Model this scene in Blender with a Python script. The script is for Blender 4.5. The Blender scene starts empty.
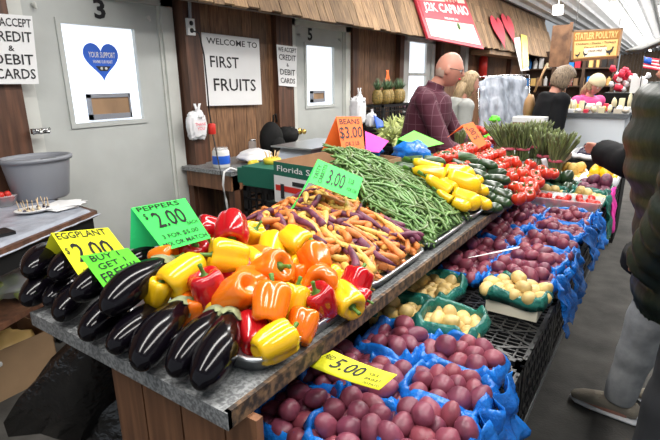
import bpy, bmesh, math, random
import numpy as np
from mathutils import Vector, Matrix, noise, Quaternion
random.seed(7); rng = np.random.RandomState(5)
PI = math.pi; R = math.radians
S = bpy.context.scene; COL = S.collection

# ------------------------------------------------------------------ camera, world, light, exposure
FPX = 480.3; PITCH = R(16.06); YAW = R(34.44); ROLL = R(-0.64); CAMH = 1.55
fw = Vector((-math.sin(YAW)*math.cos(PITCH), math.cos(YAW)*math.cos(PITCH), -math.sin(PITCH)))
r0 = Vector((math.cos(YAW), math.sin(YAW), 0)); u0 = r0.cross(fw)
rt = r0*math.cos(ROLL) + u0*math.sin(ROLL); upv = -r0*math.sin(ROLL) + u0*math.cos(ROLL)
CP = Vector((0, 0, CAMH))
cd = bpy.data.cameras.new('camera'); cam = bpy.data.objects.new('camera', cd); COL.objects.link(cam)
cam.matrix_world = Matrix(((rt.x, upv.x, -fw.x, CP.x), (rt.y, upv.y, -fw.y, CP.y), (rt.z, upv.z, -fw.z, CP.z), (0, 0, 0, 1)))
cd.sensor_width = 36; cd.lens = FPX/660*36; cd.clip_start = .02
S.camera = cam
W = bpy.data.worlds.new('world'); S.world = W; W.use_nodes = True
W.node_tree.nodes['Background'].inputs[0].default_value = (.86, .93, 1, 1)
W.node_tree.nodes['Background'].inputs[1].default_value = 0.42
def area(name, loc, sx, sy, power, rot=(0, 0, 0), col=(1, .97, .93)):
    l = bpy.data.lights.new(name, 'AREA'); l.shape = 'RECTANGLE'; l.size = sx; l.size_y = sy; l.energy = power; l.color = col
    o = bpy.data.objects.new(name, l); o.location = loc; o.rotation_euler = rot; COL.objects.link(o)
area('aisle_light', (.5, 2.6, 3.05), .3, 6, 110)
area('stall_light', (-1.0, 1.2, 3.0), .25, 4.5, 75)
area('stall_light', (-1.6, 6.5, 3.05), .3, 5, 110)
area('aisle_light', (.3, 10, 3.1), .5, 7, 170)
area('stall_light', (-1.4, 12.5, 3.0), .4, 4, 110)
area('stall_light', (-1.0, 22, 3.1), .5, 12, 260)
area('ceiling_fill', (-1.2, 22, 2.75), .4, 26, 170, rot=(PI, 0, 0))  # unseen upward fill, added to brighten the far ceiling ribs
area('ceiling_fill', (-1.2, 7, 2.75), .3, 6, 28, rot=(PI, 0, 0))  # same added fill for the nearer ceiling, no lamp of its own
S.view_settings.view_transform = 'Standard'; S.view_settings.look = 'None'
S.view_settings.exposure = 0.22; S.view_settings.gamma = 1; S.view_settings.use_curve_mapping = False

def ray(x, y): return fw*FPX + rt*(x-330) - upv*(y-220)
def at_z(x, y, z): r = ray(x, y); return CP + r*((z-CAMH)/r.z)
def at_x(x, y, X): r = ray(x, y); return CP + r*(X/r.x)
def at_y(x, y, Y): r = ray(x, y); return CP + r*(Y/r.y)
def march(x, y, zf, w0=.8, w1=6):
    w = w0
    while w < w1:
        p = CP + ray(x, y)*(w/FPX)
        if p.z < zf(p.x, p.y): return p
        w += .006
    return p
def at_w(x, y, w): return CP + ray(x, y)*(w/FPX)

# ------------------------------------------------------------------ materials
def mat(name, col, rough=.5, spec=.5, metal=0, var=0, vscale=8, col2=None, bump=0, bscale=60, coat=0, rnd=0, isl=0, emit=None, estr=1,
        alpha=1, trans=0, stretch=None, vlo=.35, vhi=.65, hrnd=0, sss=0):
    m = bpy.data.materials.new(name); m.use_nodes = True; nt = m.node_tree; N = nt.nodes; L = nt.links
    b = N['Principled BSDF']; b.inputs['Base Color'].default_value = (*col, 1)
    b.inputs['Roughness'].default_value = rough; b.inputs['Specular IOR Level'].default_value = spec; b.inputs['Metallic'].default_value = metal
    b.inputs['Coat Weight'].default_value = coat; b.inputs['Coat Roughness'].default_value = .08
    b.inputs['Alpha'].default_value = alpha; b.inputs['Transmission Weight'].default_value = trans
    if sss: b.inputs['Subsurface Weight'].default_value = sss; b.inputs['Subsurface Scale'].default_value = .01
    if emit: b.inputs['Emission Color'].default_value = (*emit, 1); b.inputs['Emission Strength'].default_value = estr
    out = None
    tc = N.new('ShaderNodeTexCoord'); mp = N.new('ShaderNodeMapping'); L.new(tc.outputs['Object'], mp.inputs[0])
    if stretch: mp.inputs['Scale'].default_value = stretch
    if var or col2:
        n = N.new('ShaderNodeTexNoise'); n.inputs['Scale'].default_value = vscale; n.inputs['Detail'].default_value = 5
        L.new(mp.outputs[0], n.inputs['Vector'])
        cr = N.new('ShaderNodeValToRGB'); cr.color_ramp.elements[0].position = vlo; cr.color_ramp.elements[1].position = vhi
        c2 = col2 or tuple(c*(1-var) for c in col)
        cr.color_ramp.elements[0].color = (*c2, 1); cr.color_ramp.elements[1].color = (*col, 1)
        L.new(n.outputs['Fac'], cr.inputs[0]); out = cr.outputs[0]
    if rnd or isl or hrnd:
        h = N.new('ShaderNodeHueSaturation')
        if out: L.new(out, h.inputs['Color'])
        else: h.inputs['Color'].default_value = (*col, 1)
        src = N.new('ShaderNodeNewGeometry').outputs['Random Per Island'] if isl else N.new('ShaderNodeObjectInfo').outputs['Random']
        a = isl or rnd
        mr = N.new('ShaderNodeMapRange'); mr.inputs['To Min'].default_value = 1-a; mr.inputs['To Max'].default_value = 1+a
        L.new(src, mr.inputs[0]); L.new(mr.outputs[0], h.inputs['Value'])
        if hrnd:
            m2 = N.new('ShaderNodeMapRange'); m2.inputs['To Min'].default_value = .5-hrnd; m2.inputs['To Max'].default_value = .5+hrnd
            L.new(src, m2.inputs[0]); L.new(m2.outputs[0], h.inputs['Hue'])
        out = h.outputs[0]
    if out: L.new(out, b.inputs['Base Color'])
    if bump:
        n2 = N.new('ShaderNodeTexNoise'); n2.inputs['Scale'].default_value = bscale; n2.inputs['Detail'].default_value = 4
        L.new(mp.outputs[0], n2.inputs['Vector'])
        bp = N.new('ShaderNodeBump'); bp.inputs['Strength'].default_value = bump; bp.inputs['Distance'].default_value = .01
        L.new(n2.outputs['Fac'], bp.inputs['Height']); L.new(bp.outputs[0], b.inputs['Normal'])
    return m
MT = dict(
 door=mat('grey_door_paint', (.52, .54, .52), .45, var=.12, vscale=3, bump=.05, bscale=20),
 frame=mat('white_frame_paint', (.66, .67, .63), .5, var=.15, vscale=4),
 panel=mat('brown_wall_panel', (.30, .155, .075), .5, col2=(.10, .048, .024), vscale=9, stretch=(1, 6, .8), isl=.22, vlo=.3, vhi=.72),
 post=mat('dark_brown_post', (.15, .065, .035), .5, col2=(.045, .02, .012), vscale=5, stretch=(6, 6, .5), isl=.15, vlo=.3, vhi=.7),
 shingle=mat('cedar_shingle', (.36, .23, .12), .8, col2=(.14, .085, .05), vscale=9, stretch=(1, 6, .8), isl=.35, vlo=.3, vhi=.72),
 darkwood=mat('soffit_wood', (.09, .05, .03), .7, var=.4, vscale=6),
 tan=mat('tan_plywood', (.36, .22, .12), .6, var=.35, vscale=5, stretch=(1, 1, .4)),
 ceil=mat('white_corrugated_metal', (.82, .83, .84), .5, metal=.0, var=.12, vscale=2),
 concrete=mat('concrete_floor', (.115, .11, .10), .75, spec=.2, col2=(.05, .048, .045), vscale=6, bump=.25, bscale=90, vlo=.25, vhi=.75),
 laminate=mat('grey_speckled_laminate', (.30, .31, .31), .4, col2=(.13, .135, .14), vscale=120, vlo=.42, vhi=.58),
 rawedge=mat('chipped_laminate_edge', (.22, .13, .07), .7, col2=(.035, .025, .02), vscale=45, vlo=.42, vhi=.62),
 ctrwood=mat('counter_planks', (.27, .125, .06), .5, col2=(.12, .052, .026), vscale=5, stretch=(8, 8, .5), isl=.2, vlo=.3, vhi=.7),
 steel=mat('steel_tray', (.62, .64, .66), .28, metal=.9),
 black=mat('black_plastic', (.012, .012, .013), .35, spec=.5),
 blacks=mat('black_matte', (.009, .009, .009), .8, spec=.2),
 blue=mat('blue_plastic_bag', (.015, .22, .76), .2, col2=(.008, .12, .5), vscale=14, bump=.9, bscale=38, trans=.12, vlo=.3, vhi=.7),
 greenbag=mat('green_plastic_bag', (.03, .22, .17), .22, col2=(.01, .10, .08), vscale=14, bump=.9, bscale=38, trans=.12, vlo=.3, vhi=.7),
 trash=mat('black_bin_liner', (.006, .006, .007), .25, spec=.9, bump=1.6, bscale=22),
 whitebag=mat('white_carrier_bag', (.82, .82, .84), .35, bump=.6, bscale=30),
 redpot=mat('red_potato_skin', (.24, .052, .085), .40, col2=(.13, .028, .048), vscale=18, bump=.12, bscale=90, rnd=.25, hrnd=.012, vlo=.3, vhi=.62),
 yelpot=mat('yellow_potato_skin', (.72, .52, .20), .45, col2=(.52, .34, .11), vscale=26, bump=.1, bscale=90, rnd=.14, vlo=.3, vhi=.55),
 egg=mat('eggplant_skin', (.003, .0022, .004), .13, spec=.32),
 eggcal=mat('eggplant_calyx', (.42, .46, .22), .6, col2=(.20, .22, .12), vscale=40),
 pstem=mat('pepper_stem', (.10, .25, .03), .45, var=.3, vscale=30),
 pred=mat('red_pepper_skin', (.50, .008, .012), .16, col2=(.38, .004, .01), vscale=8, coat=.4, rnd=.1),
 pyel=mat('yellow_pepper_skin', (.86, .53, .012), .18, col2=(.82, .46, .008), vscale=8, coat=.35, rnd=.06),
 pora=mat('orange_pepper_skin', (.85, .19, .008), .18, col2=(.78, .14, .005), vscale=8, coat=.35, rnd=.06),
 caro=mat('orange_carrot_skin', (.72, .25, .055), .5, col2=(.55, .17, .035), vscale=50, rnd=.15, bump=.15, bscale=150),
 cary=mat('yellow_carrot_skin', (.76, .50, .12), .5, col2=(.62, .36, .07), vscale=50, rnd=.12, bump=.15, bscale=150),
 carp=mat('purple_carrot_skin', (.19, .04, .08), .5, col2=(.07, .012, .035), vscale=40, rnd=.25, bump=.15, bscale=150),
 bean=mat('green_bean_skin', (.13, .235, .065), .38, rnd=.35, hrnd=.02),
 beanm=mat('bean_mass', (.11, .21, .055), .42, isl=.4),
 squash=mat('yellow_squash_skin', (.88, .56, .015), .22, col2=(.8, .46, .01), vscale=10, coat=.2),
 zuc=mat('zucchini_skin', (.022, .055, .018), .28, col2=(.012, .03, .01), vscale=40, rnd=.3, coat=.2),
 cuke=mat('cucumber_skin', (.055, .12, .04), .3, col2=(.03, .07, .025), vscale=40, rnd=.2),
 tom=mat('tomato_skin', (.62, .03, .015), .15, col2=(.55, .045, .015), vscale=7, coat=.4, rnd=.15),
 tomg=mat('tomato_calyx', (.07, .16, .03), .6),
 asp=mat('asparagus_spear', (.19, .24, .075), .5, col2=(.08, .09, .04), vscale=18, isl=.35, stretch=(1, 1, .6)),
 band=mat('purple_rubber_band', (.5, .08, .12), .5),
 corn=mat('pale_green_husk', (.50, .56, .20), .5, isl=.3),
 pine=mat('pineapple_skin', (.35, .22, .05), .6, col2=(.12, .10, .03), vscale=55, bump=1, bscale=60),
 leaf=mat('pineapple_leaf', (.07, .13, .06), .5, isl=.4),
 dkberry=mat('dark_fruit', (.025, .02, .05), .3, rnd=.4),
 strawb=mat('strawberry', (.6, .03, .02), .3, rnd=.2),
 paper=mat('white_paper', (.80, .80, .80), .6, var=.04, vscale=5),
 ink=mat('black_marker', (.01, .01, .012), .6),
 yelc=mat('yellow_card', (.85, .84, .02), .6), grnc=mat('lime_green_card', (.06, .83, .12), .6), limec=mat('bright_lime_card', (.12, .80, .03), .6),
 tealc=mat('green_card', (.02, .70, .22), .6),
 orgc=mat('orange_card', (.92, .16, .02), .6), pinkc=mat('pink_card', (.90, .05, .42), .6),
 redc=mat('red_card', (.72, .03, .07), .6), signred=mat('sign_red', (.50, .03, .055), .5), cream=mat('sign_cream', (.80, .74, .58), .5),
 signwood=mat('sign_orange_wood', (.52, .22, .04), .5, var=.35, vscale=6), signlite=mat('sign_pale_yellow', (.78, .52, .18), .5), signbrown=mat('sign_brown_lettering', (.14, .05, .015), .6),
 dayglow=mat('glowing_daylight_view', (.9, .93, 1), .3, emit=(.86, .93, 1), estr=.85, col2=(.6, .68, .85), vscale=12),  # panes emit a painted stand-in for the overexposed daylight outside
 card=mat('brown_cardboard', (.38, .22, .12), .75, var=.12, vscale=10),
 cardin=mat('cardboard_inside', (.42, .27, .15), .75, var=.1, vscale=10),
 green=mat('dark_green_print', (.01, .13, .085), .5), white=mat('white_plastic', (.78, .78, .77), .35), red=mat('red_plastic', (.65, .03, .02), .4),
 greybin=mat('grey_plastic_bin', (.25, .26, .29), .4), cloth=mat('pale_grey_table_cover', (.42, .45, .52), .25, bump=.6, bscale=16, var=.25, vscale=9),
 brass=mat('brass', (.75, .52, .15), .25, metal=.9), chrome=mat('chrome', (.7, .7, .7), .2, metal=1),
 navy=mat('blue_sticker', (.02, .12, .62), .4), purple=mat('purple_sticker', (.25, .06, .45), .4), beige=mat('beige_tag', (.6, .5, .35), .6),
 skin=mat('skin', (.62, .29, .21), .5, var=.12, vscale=14, sss=.1), hairb=mat('blond_hair', (.46, .33, .18), .6, col2=(.2, .13, .07), vscale=30, stretch=(3, 3, .6)),
 hairg=mat('grey_hair', (.50, .36, .29), .8), hairbr=mat('ash_brown_hair', (.30, .22, .14), .6, col2=(.10, .07, .05), vscale=40, stretch=(3, 3, .6)),
 coatb=mat('black_coat', (.006, .0065, .008), .8, spec=.15, bump=.4, bscale=9), puffer=mat('dark_green_puffer', (.012, .020, .015), .45, spec=.3, bump=.7, bscale=10, var=.3, vscale=6),
 jean=mat('grey_denim', (.36, .37, .38), .8, col2=(.24, .25, .26), vscale=14, bump=.5, bscale=12), dkjean=mat('dark_trousers', (.03, .032, .036), .8, bump=.4, bscale=10),
 sweater=mat('grey_sweater', (.36, .37, .35), .85, bump=.4, bscale=25), pinks=mat('pink_top', (.80, .08, .28), .7), capg=mat('grey_cap', (.30, .30, .29), .8),
 knit=mat('cream_knit_hat', (.72, .60, .38), .85, bump=.5, bscale=90), shoe=mat('beige_mesh_sneaker', (.32, .28, .22), .7, bump=.4, bscale=120), sole=mat('white_sole', (.75, .76, .78), .5),
 tube=mat('fluorescent_tube', (1, 1, 1), .3, emit=(1, .98, .95), estr=6), lampm=mat('lamp_globe', (1, 1, 1), .3, emit=(1, .96, .9), estr=9),
 vinyl=mat('cloudy_vinyl_sheet', (.50, .55, .64), .2, bump=.6, bscale=14, col2=(.22, .25, .30), vscale=14, alpha=.8, stretch=(1, 1, .4)),
 clear=mat('clear_plastic', (.8, .83, .85), .1, alpha=.35), tub=mat('tub_plastic', (.75, .75, .72), .4), yel=mat('yellow_plastic', (.8, .62, .05), .4),
 wctr=mat('white_counter_panel', (.66, .70, .74), .4), ctop=mat('dark_counter_top', (.10, .11, .12), .4), blk=mat('chalkboard', (.02, .02, .022), .6),
 skyblue=mat('blue_cap', (.02, .25, .75), .5), cheese=mat('pale_package', (.75, .68, .45), .5, rnd=.3), bread=mat('cream_package', (.7, .62, .5), .5, rnd=.3),
 tooth=mat('toothpick', (.70, .50, .28), .6), bag_tan=mat('tan_handbag', (.42, .24, .10), .5, var=.3),
)
def plaid():
    m = mat('burgundy_plaid_shirt', (.075, .010, .026), .75, bump=.3, bscale=10); nt = m.node_tree; N = nt.nodes; L = nt.links
    tc = N.new('ShaderNodeTexCoord'); sp = N.new('ShaderNodeSeparateXYZ'); L.new(tc.outputs['Object'], sp.inputs[0])
    prev = None
    for ax, sc in ((0, 13), (1, 13), (2, 13)):
        a = N.new('ShaderNodeMath'); a.operation = 'MULTIPLY'; a.inputs[1].default_value = sc; L.new(sp.outputs[ax], a.inputs[0])
        f = N.new('ShaderNodeMath'); f.operation = 'FRACT'; L.new(a.outputs[0], f.inputs[0])
        l = N.new('ShaderNodeMath'); l.operation = 'LESS_THAN'; l.inputs[1].default_value = .05; L.new(f.outputs[0], l.inputs[0])
        if prev:
            x = N.new('ShaderNodeMath'); x.operation = 'MAXIMUM'; L.new(prev, x.inputs[0]); L.new(l.outputs[0], x.inputs[1]); prev = x.outputs[0]
        else: prev = l.outputs[0]
    mx = N.new('ShaderNodeMixRGB'); mx.inputs[1].default_value = (.075, .010, .026, 1); mx.inputs[2].default_value = (.17, .075, .10, 1)
    L.new(prev, mx.inputs[0]); L.new(mx.outputs[0], N['Principled BSDF'].inputs['Base Color']); return m
MT['plaid'] = plaid()

# ------------------------------------------------------------------ mesh builder
class MB:
    def __init__(s): s.v = []; s.f = []
    def add(s, vs, fs):
        o = len(s.v); s.v += [Vector(v) for v in vs]; s.f += [tuple(i+o for i in f) for f in fs]; return s
    def box(s, c, d, M=None):
        x, y, z = (k/2 for k in d); vs = [Vector((a*x, b*y, e*z)) for a in (-1, 1) for b in (-1, 1) for e in (-1, 1)]
        if M is not None: vs = [M @ v for v in vs]
        c = Vector(c); return s.add([v+c for v in vs], [(0, 1, 3, 2), (4, 6, 7, 5), (0, 4, 5, 1), (2, 3, 7, 6), (0, 2, 6, 4), (1, 5, 7, 3)])
    def bb(s, x0, x1, y0, y1, z0, z1): return s.box(((x0+x1)/2, (y0+y1)/2, (z0+z1)/2), (abs(x1-x0), abs(y1-y0), abs(z1-z0)))
    def bar(s, a, b, w, h=None):
        a = Vector(a); b = Vector(b); d = b-a; q = d.to_track_quat('X', 'Z').to_matrix()
        return s.box((a+b)/2, (d.length, w, h or w), q)
    def tube(s, pts, rad, n=8, ell=None, up=(0, 0, 1), cap=True, fn=None):
        pts = [Vector(p) for p in pts]; k = len(pts)
        if not hasattr(rad, '__len__'): rad = [rad]*k
        vs = []; fs = []; up = Vector(up)
        for i, p in enumerate(pts):
            t = (pts[min(i+1, k-1)]-pts[max(i-1, 0)]).normalized()
            a = up - t*up.dot(t)
            if a.length < 1e-3: a = Vector((1, 0, 0)) - t*t.x
            if a.length < 1e-3: a = Vector((0, 1, 0))
            a.normalize(); b = t.cross(a)
            r = rad[i]; ra, rb = (r if hasattr(r, '__len__') else (r, r))
            for j in range(n):
                th = 2*PI*j/n; m = fn(i/(k-1), th) if fn else 1
                vs.append(p + a*math.cos(th)*ra*m + b*math.sin(th)*rb*m)
        for i in range(k-1):
            for j in range(n):
                fs.append((i*n+j, i*n+(j+1) % n, (i+1)*n+(j+1) % n, (i+1)*n+j))
        if cap: fs.append(tuple(range(n))[::-1]); fs.append(tuple((k-1)*n+j for j in range(n)))
        return s.add(vs, fs)
    def lathe(s, prof, n=16, fn=None, off=(0, 0, 0)):
        vs = []; fs = []; k = len(prof); off = Vector(off)
        for i, (r, z) in enumerate(prof):
            for j in range(n):
                th = 2*PI*j/n; v = Vector((r*math.cos(th), r*math.sin(th), z))
                if fn: v = fn(v, th, i/(k-1))
                vs.append(v+off)
        for i in range(k-1):
            for j in range(n): fs.append((i*n+j, i*n+(j+1) % n, (i+1)*n+(j+1) % n, (i+1)*n+j))
        if prof[0][0] > 0: fs.append(tuple(range(n))[::-1])
        if prof[-1][0] > 0: fs.append(tuple((k-1)*n+j for j in range(n)))
        return s.add(vs, fs)
    def ball(s, c, r, n=12, m=8, M=None, fn=None):
        c = Vector(c); r = r if hasattr(r, '__len__') else (r, r, r); vs = []; fs = []
        for i in range(m+1):
            ph = PI*i/m
            for j in range(n):
                th = 2*PI*j/n; v = Vector((math.sin(ph)*math.cos(th), math.sin(ph)*math.sin(th), -math.cos(ph)))
                if fn: v = fn(v)
                v = Vector((v.x*r[0], v.y*r[1], v.z*r[2]))
                if M is not None: v = M @ v
                vs.append(c+v)
        for i in range(m):
            for j in range(n): fs.append((i*n+j, i*n+(j+1) % n, (i+1)*n+(j+1) % n, (i+1)*n+j))
        return s.add(vs, fs)
    def grid(s, fn, nu, nv, thick=0):
        vs = [Vector(fn(i/nu, j/nv)) for i in range(nu+1) for j in range(nv+1)]; w = nv+1
        fs = [(i*w+j, (i+1)*w+j, (i+1)*w+j+1, i*w+j+1) for i in range(nu) for j in range(nv)]
        if thick:
            k = len(vs); nm = []
            for i in range(nu+1):
                for j in range(w):
                    a = vs[min(i+1, nu)*w+j]-vs[max(i-1, 0)*w+j]; b = vs[i*w+min(j+1, nv)]-vs[i*w+max(j-1, 0)]
                    nn = a.cross(b); nm.append(nn.normalized() if nn.length > 1e-12 else Vector((0, 0, 1)))
            vs += [v - nm[i]*thick for i, v in enumerate(vs)]
            fs += [tuple(x+k for x in f[::-1]) for f in fs]
            ed = [i*w for i in range(nu+1)] + [nu*w+j for j in range(1, w)] + [i*w+nv for i in range(nu-1, -1, -1)] + [j for j in range(nv-1, 0, -1)]
            for a, b in zip(ed, ed[1:]+ed[:1]): fs.append((a, a+k, b+k, b))
        return s.add(vs, fs)
    def quad(s, tl, tr, br, bl, thick=.001, nu=6, nv=6, bow=0):
        n = ((tr-tl).cross(bl-tl)).normalized()
        def f(u, v):
            p = tl.lerp(tr, u).lerp(bl.lerp(br, u), v); return p + n*bow*math.sin(PI*u)
        return s.grid(f, nu, nv, thick)
    def poly(s, pts, depth, F):   # pts 2D, F(x,y,d)->Vector
        k = len(pts); vs = [F(x, y, 0) for x, y in pts] + [F(x, y, depth) for x, y in pts]
        return s.add(vs, [tuple(range(k)), tuple(range(2*k-1, k-1, -1))] + [(i, i+k, (i+1) % k+k, (i+1) % k) for i in range(k)])
    def build(s, name, m, parent=None, smooth=True, loc=None, remesh=0, subsurf=0, sm=False):
        me = bpy.data.meshes.new(name)
        if parent is not None: o0 = parent.matrix_basis.to_translation() if loc is None else Vector(loc)
        elif loc is not None: o0 = Vector(loc)
        else:
            xs = [v.x for v in s.v]; ys = [v.y for v in s.v]; zs = [v.z for v in s.v]
            o0 = Vector(((min(xs)+max(xs))/2, (min(ys)+max(ys))/2, min(zs)))
        if parent is not None and loc is None:
            pp = parent.parent
            while pp: o0 = o0 + pp.matrix_basis.to_translation(); pp = pp.parent
        me.from_pydata([v-o0 for v in s.v], [], s.f); me.validate()
        bm = bmesh.new(); bm.from_mesh(me); bmesh.ops.recalc_face_normals(bm, faces=bm.faces); bm.to_mesh(me); bm.free()
        me.materials.append(MT[m] if isinstance(m, str) else m)
        if smooth: me.polygons.foreach_set('use_smooth', [True]*len(me.polygons))
        o = bpy.data.objects.new(name, me); COL.objects.link(o)
        if parent is not None: o.parent = parent
        else: o.location = o0
        if remesh:
            r = o.modifiers.new('remesh', 'REMESH'); r.mode = 'VOXEL'; r.voxel_size = remesh; r.use_smooth_shade = True
            q = o.modifiers.new('smooth', 'SMOOTH'); q.iterations = 2; q.factor = .4
        if subsurf:
            q = o.modifiers.new('sub', 'SUBSURF'); q.levels = subsurf; q.render_levels = subsurf
        return o
def tag(o, label=None, cat=None, group=None, kind=None):
    if label: o['label'] = label
    if cat: o['category'] = cat
    if group: o['group'] = group
    if kind: o['kind'] = kind
    return o
def struct(o): o['kind'] = 'structure'; return o
def empty(name, loc, label=None, cat=None, group=None, rz=0):
    o = bpy.data.objects.new(name, None); COL.objects.link(o); o.location = loc; o.rotation_euler.z = rz; o.empty_display_size = .05
    return tag(o, label, cat, group)
def kids(o): return [c for c in bpy.data.objects if c.parent == o]
KC = {}
def dup(o, loc=None, q=None, sc=None, label=None, group=None, mtl=None):
    c = o.copy(); COL.objects.link(c)
    if loc is not None: c.location = loc
    if q is not None: c.rotation_mode = 'QUATERNION'; c.rotation_quaternion = q
    if sc is not None: c.scale = (sc, sc, sc) if not hasattr(sc, '__len__') else sc
    if label: c['label'] = label
    if group: c['group'] = group
    if o.name not in KC: KC[o.name] = kids(o)
    for k in KC[o.name]:
        d = k.copy(); COL.objects.link(d); d.parent = c
    return c
class Proto:   # a first-time-used prototype: first placement moves the original itself
    def __init__(s, o): s.o = o; s.used = False; s.k = kids(o); KC[o.name] = s.k
    def put(s, loc, q=None, sc=1, label=None, group=None, cat=None):
        if s.used: o = dup(s.o)
        else: o = s.o; s.used = True
        for key in ('label', 'group'):
            if key in o: del o[key]
        o.location = loc
        if q is not None: o.rotation_mode = 'QUATERNION'; o.rotation_quaternion = q
        o.scale = (sc, sc, sc) if not hasattr(sc, '__len__') else sc
        return tag(o, label, cat, group)

def textmesh(txt, size=1.0, weight=0.0, shear=0.0, space=1.0):
    c = bpy.data.curves.new('t', 'FONT'); c.body = txt; c.size = size; c.align_x = 'CENTER'; c.align_y = 'CENTER'; c.offset = weight; c.shear = shear; c.space_character = space
    c.resolution_u = 2; o = bpy.data.objects.new('t', c); COL.objects.link(o)
    dg = bpy.context.evaluated_depsgraph_get(); me = bpy.data.meshes.new_from_object(o.evaluated_get(dg))
    vs = [v.co.copy() for v in me.vertices]; fs = [tuple(p.vertices) for p in me.polygons]
    bpy.data.objects.remove(o); bpy.data.curves.remove(c); bpy.data.meshes.remove(me)
    if vs:   # centre exactly
        x0 = min(v.x for v in vs); x1 = max(v.x for v in vs); y0 = min(v.y for v in vs); y1 = max(v.y for v in vs)
        w = x1-x0; h = y1-y0; vs = [((v.x-(x0+x1)/2)/w, (v.y-(y0+y1)/2)/h) for v in vs]
    return vs, fs
def write(parent, tl, tr, br, bl, lines, m='ink', off=.0025, bow=0, name='lettering', weight=.01):
    """lines: (text, u centre, v centre, u width, v height[, rotated])"""
    n = ((tr-tl).cross(bl-tl)).normalized()
    if n.dot(CP-tl) < 0: n = -n; 
    nb = ((tr-tl).cross(bl-tl)).normalized()
    b = MB()
    for ln in lines:
        t, u, v, w, h = ln[:5]; rot = len(ln) > 5
        vs, fs = textmesh(t, 1, weight)
        out = []
        for x, y in vs:
            if rot: uu, vv = u+y*w*-1, v-x*h
            else: uu, vv = u+x*w, v-y*h
            p = tl.lerp(tr, uu).lerp(bl.lerp(br, uu), vv); out.append(p+n*off+nb*bow*math.sin(PI*min(max(uu, 0), 1)))
        b.add(out, fs)
    return b.build(name, m, parent, smooth=False)

# ================================================================== STRUCTURE
WX = -3.1
b = MB(); b.bb(-7, 5, -3, 42, -.1, 0); struct(b.build('floor', 'concrete', smooth=False))
# wall of vertical planks with openings for the doors (opening list along Y)
OPEN = [(1.33, 2.50), (3.88, 4.90), (6.30, 7.42)]
b = MB(); y = -1.2
while y < 15:
    w = random.choice((.12, .16, .2)); 
    inside = False
    for a, c in OPEN:
        if y+w > a and y < c: inside = (a, c)
    if inside:
        if y < inside[0]-.02: b.bb(WX-.02, WX, y, inside[0], 0, 3.3)
        b.bb(WX-.02, WX, inside[0], inside[1], 2.16, 3.3); y = inside[1]; continue
    b.bb(WX-.02, WX, y, y+w-.005, 0, 3.3); y += w
struct(b.build('wall_left', 'panel', smooth=False))
b = MB(); b.bb(-3.3, -3.125, -1.2, 1.33, 0, 3.3); b.bb(-3.3, -3.125, 2.5, 3.88, 0, 3.3); b.bb(-3.3, -3.125, 4.9, 6.3, 0, 3.3); b.bb(-3.3, -3.125, 7.42, 15, 0, 3.3)
struct(b.build('wall_left_backing', 'blacks', smooth=False)); 
for o in list(COL.objects):
    if o.name == 'wall_left_backing': o.name = 'trim_20'
# ceiling corrugated, ribs along Y, sloping gently up to the right
b = MB(); x = -3.1
prof = []
while x < 5:
    z = 3.13+(x+3.1)*.09
    prof += [(x, z), (x+.12, z+.01), (x+.135, z-.05), (x+.185, z-.05), (x+.20, z+.015)]; x += .25
vs = [(px_, yy, pz) for yy in (-2, 42) for px_, pz in prof]; k = len(prof)
b.add(vs, [(i, i+1, i+1+k, i+k) for i in range(k-1)])
struct(b.build('ceiling', 'ceil', smooth=False))

def door(n, y0, y1, num, numy):
    """leaf from y0 to y1 in wall plane"""
    fr = MB(); X = WX
    fr.bb(X-.1, X+.03, y0-.10, y0, 0, 2.16); fr.bb(X-.1, X+.03, y1, y1+.10, 0, 2.16); fr.bb(X-.1, X+.03, y0-.1, y1+.1, 2.08, 2.16)
    fr.bb(X-.04, X+.01, y1-.02, y1+.02, 0, 2.1)
    root = empty('door_%d' % n, (X-.02, (y0+y1)/2, 0)); struct(root)
    fr.build('door_frame', 'frame', root, smooth=False)
    lf = MB(); c = (y0+y1)/2+.0; g0, g1 = c-.25, c+.25; z0, z1 = 1.31, 1.91; X1 = X-.005
    lf.bb(X-.045, X1, y0, g0, .02, 2.08); lf.bb(X-.045, X1, g1, y1, .02, 2.08); lf.bb(X-.045, X1, g0, g1, .02, z0); lf.bb(X-.045, X1, g0, g1, z1, 2.08)
    lf.build('door_leaf', 'door', root, smooth=False)
    m = MB(); t = .03
    for a in ((g0-t, g0, z0-t, z1+t), (g1, g1+t, z0-t, z1+t), (g0, g1, z0-t, z0), (g0, g1, z1, z1+t)): m.bb(X1-.001, X1+.012, *a)
    m.build('glazing_bead', 'door', root, smooth=False)
    MB().bb(X-.03, X-.025, g0, g1, z0, z1).build('glass_pane', 'dayglow', root, smooth=False)
    kb = MB(); ky = y0+.06
    kb.tube([(X1, ky, 1.06), (X1+.02, ky, 1.06)], .032, 14); kb.tube([(X1+.02, ky, 1.06), (X1+.05, ky, 1.06)], .012, 10); kb.ball((X1+.065, ky, 1.06), (.024, .028, .028))
    kb.build('door_handle', 'brass', root)
    hk = MB()
    for yy in (y0+.08, y1-.1):
        hk.tube([(X1, yy, 2.0), (X1+.03, yy, 2.0), (X1+.035, yy, 1.97)], .008, 6); hk.ball((X1+.02, yy, 1.995), .014)
    hk.build('screw_hook', 'frame', root)
    w = .05
    write(root, Vector((X1, numy-w, 2.09)), Vector((X1, numy+w, 2.09)), Vector((X1, numy+w, 1.94)), Vector((X1, numy-w, 1.94)), [(num, .5, .5, .8, .8)], off=.004, name='door_number', weight=.03)
    return root, (g0, g1, z0, z1)
d3, g3 = door(3, 1.44, 2.38, '3', 1.93); d5, g5 = door(5, 3.92, 4.83, '5', 4.20)
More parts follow.
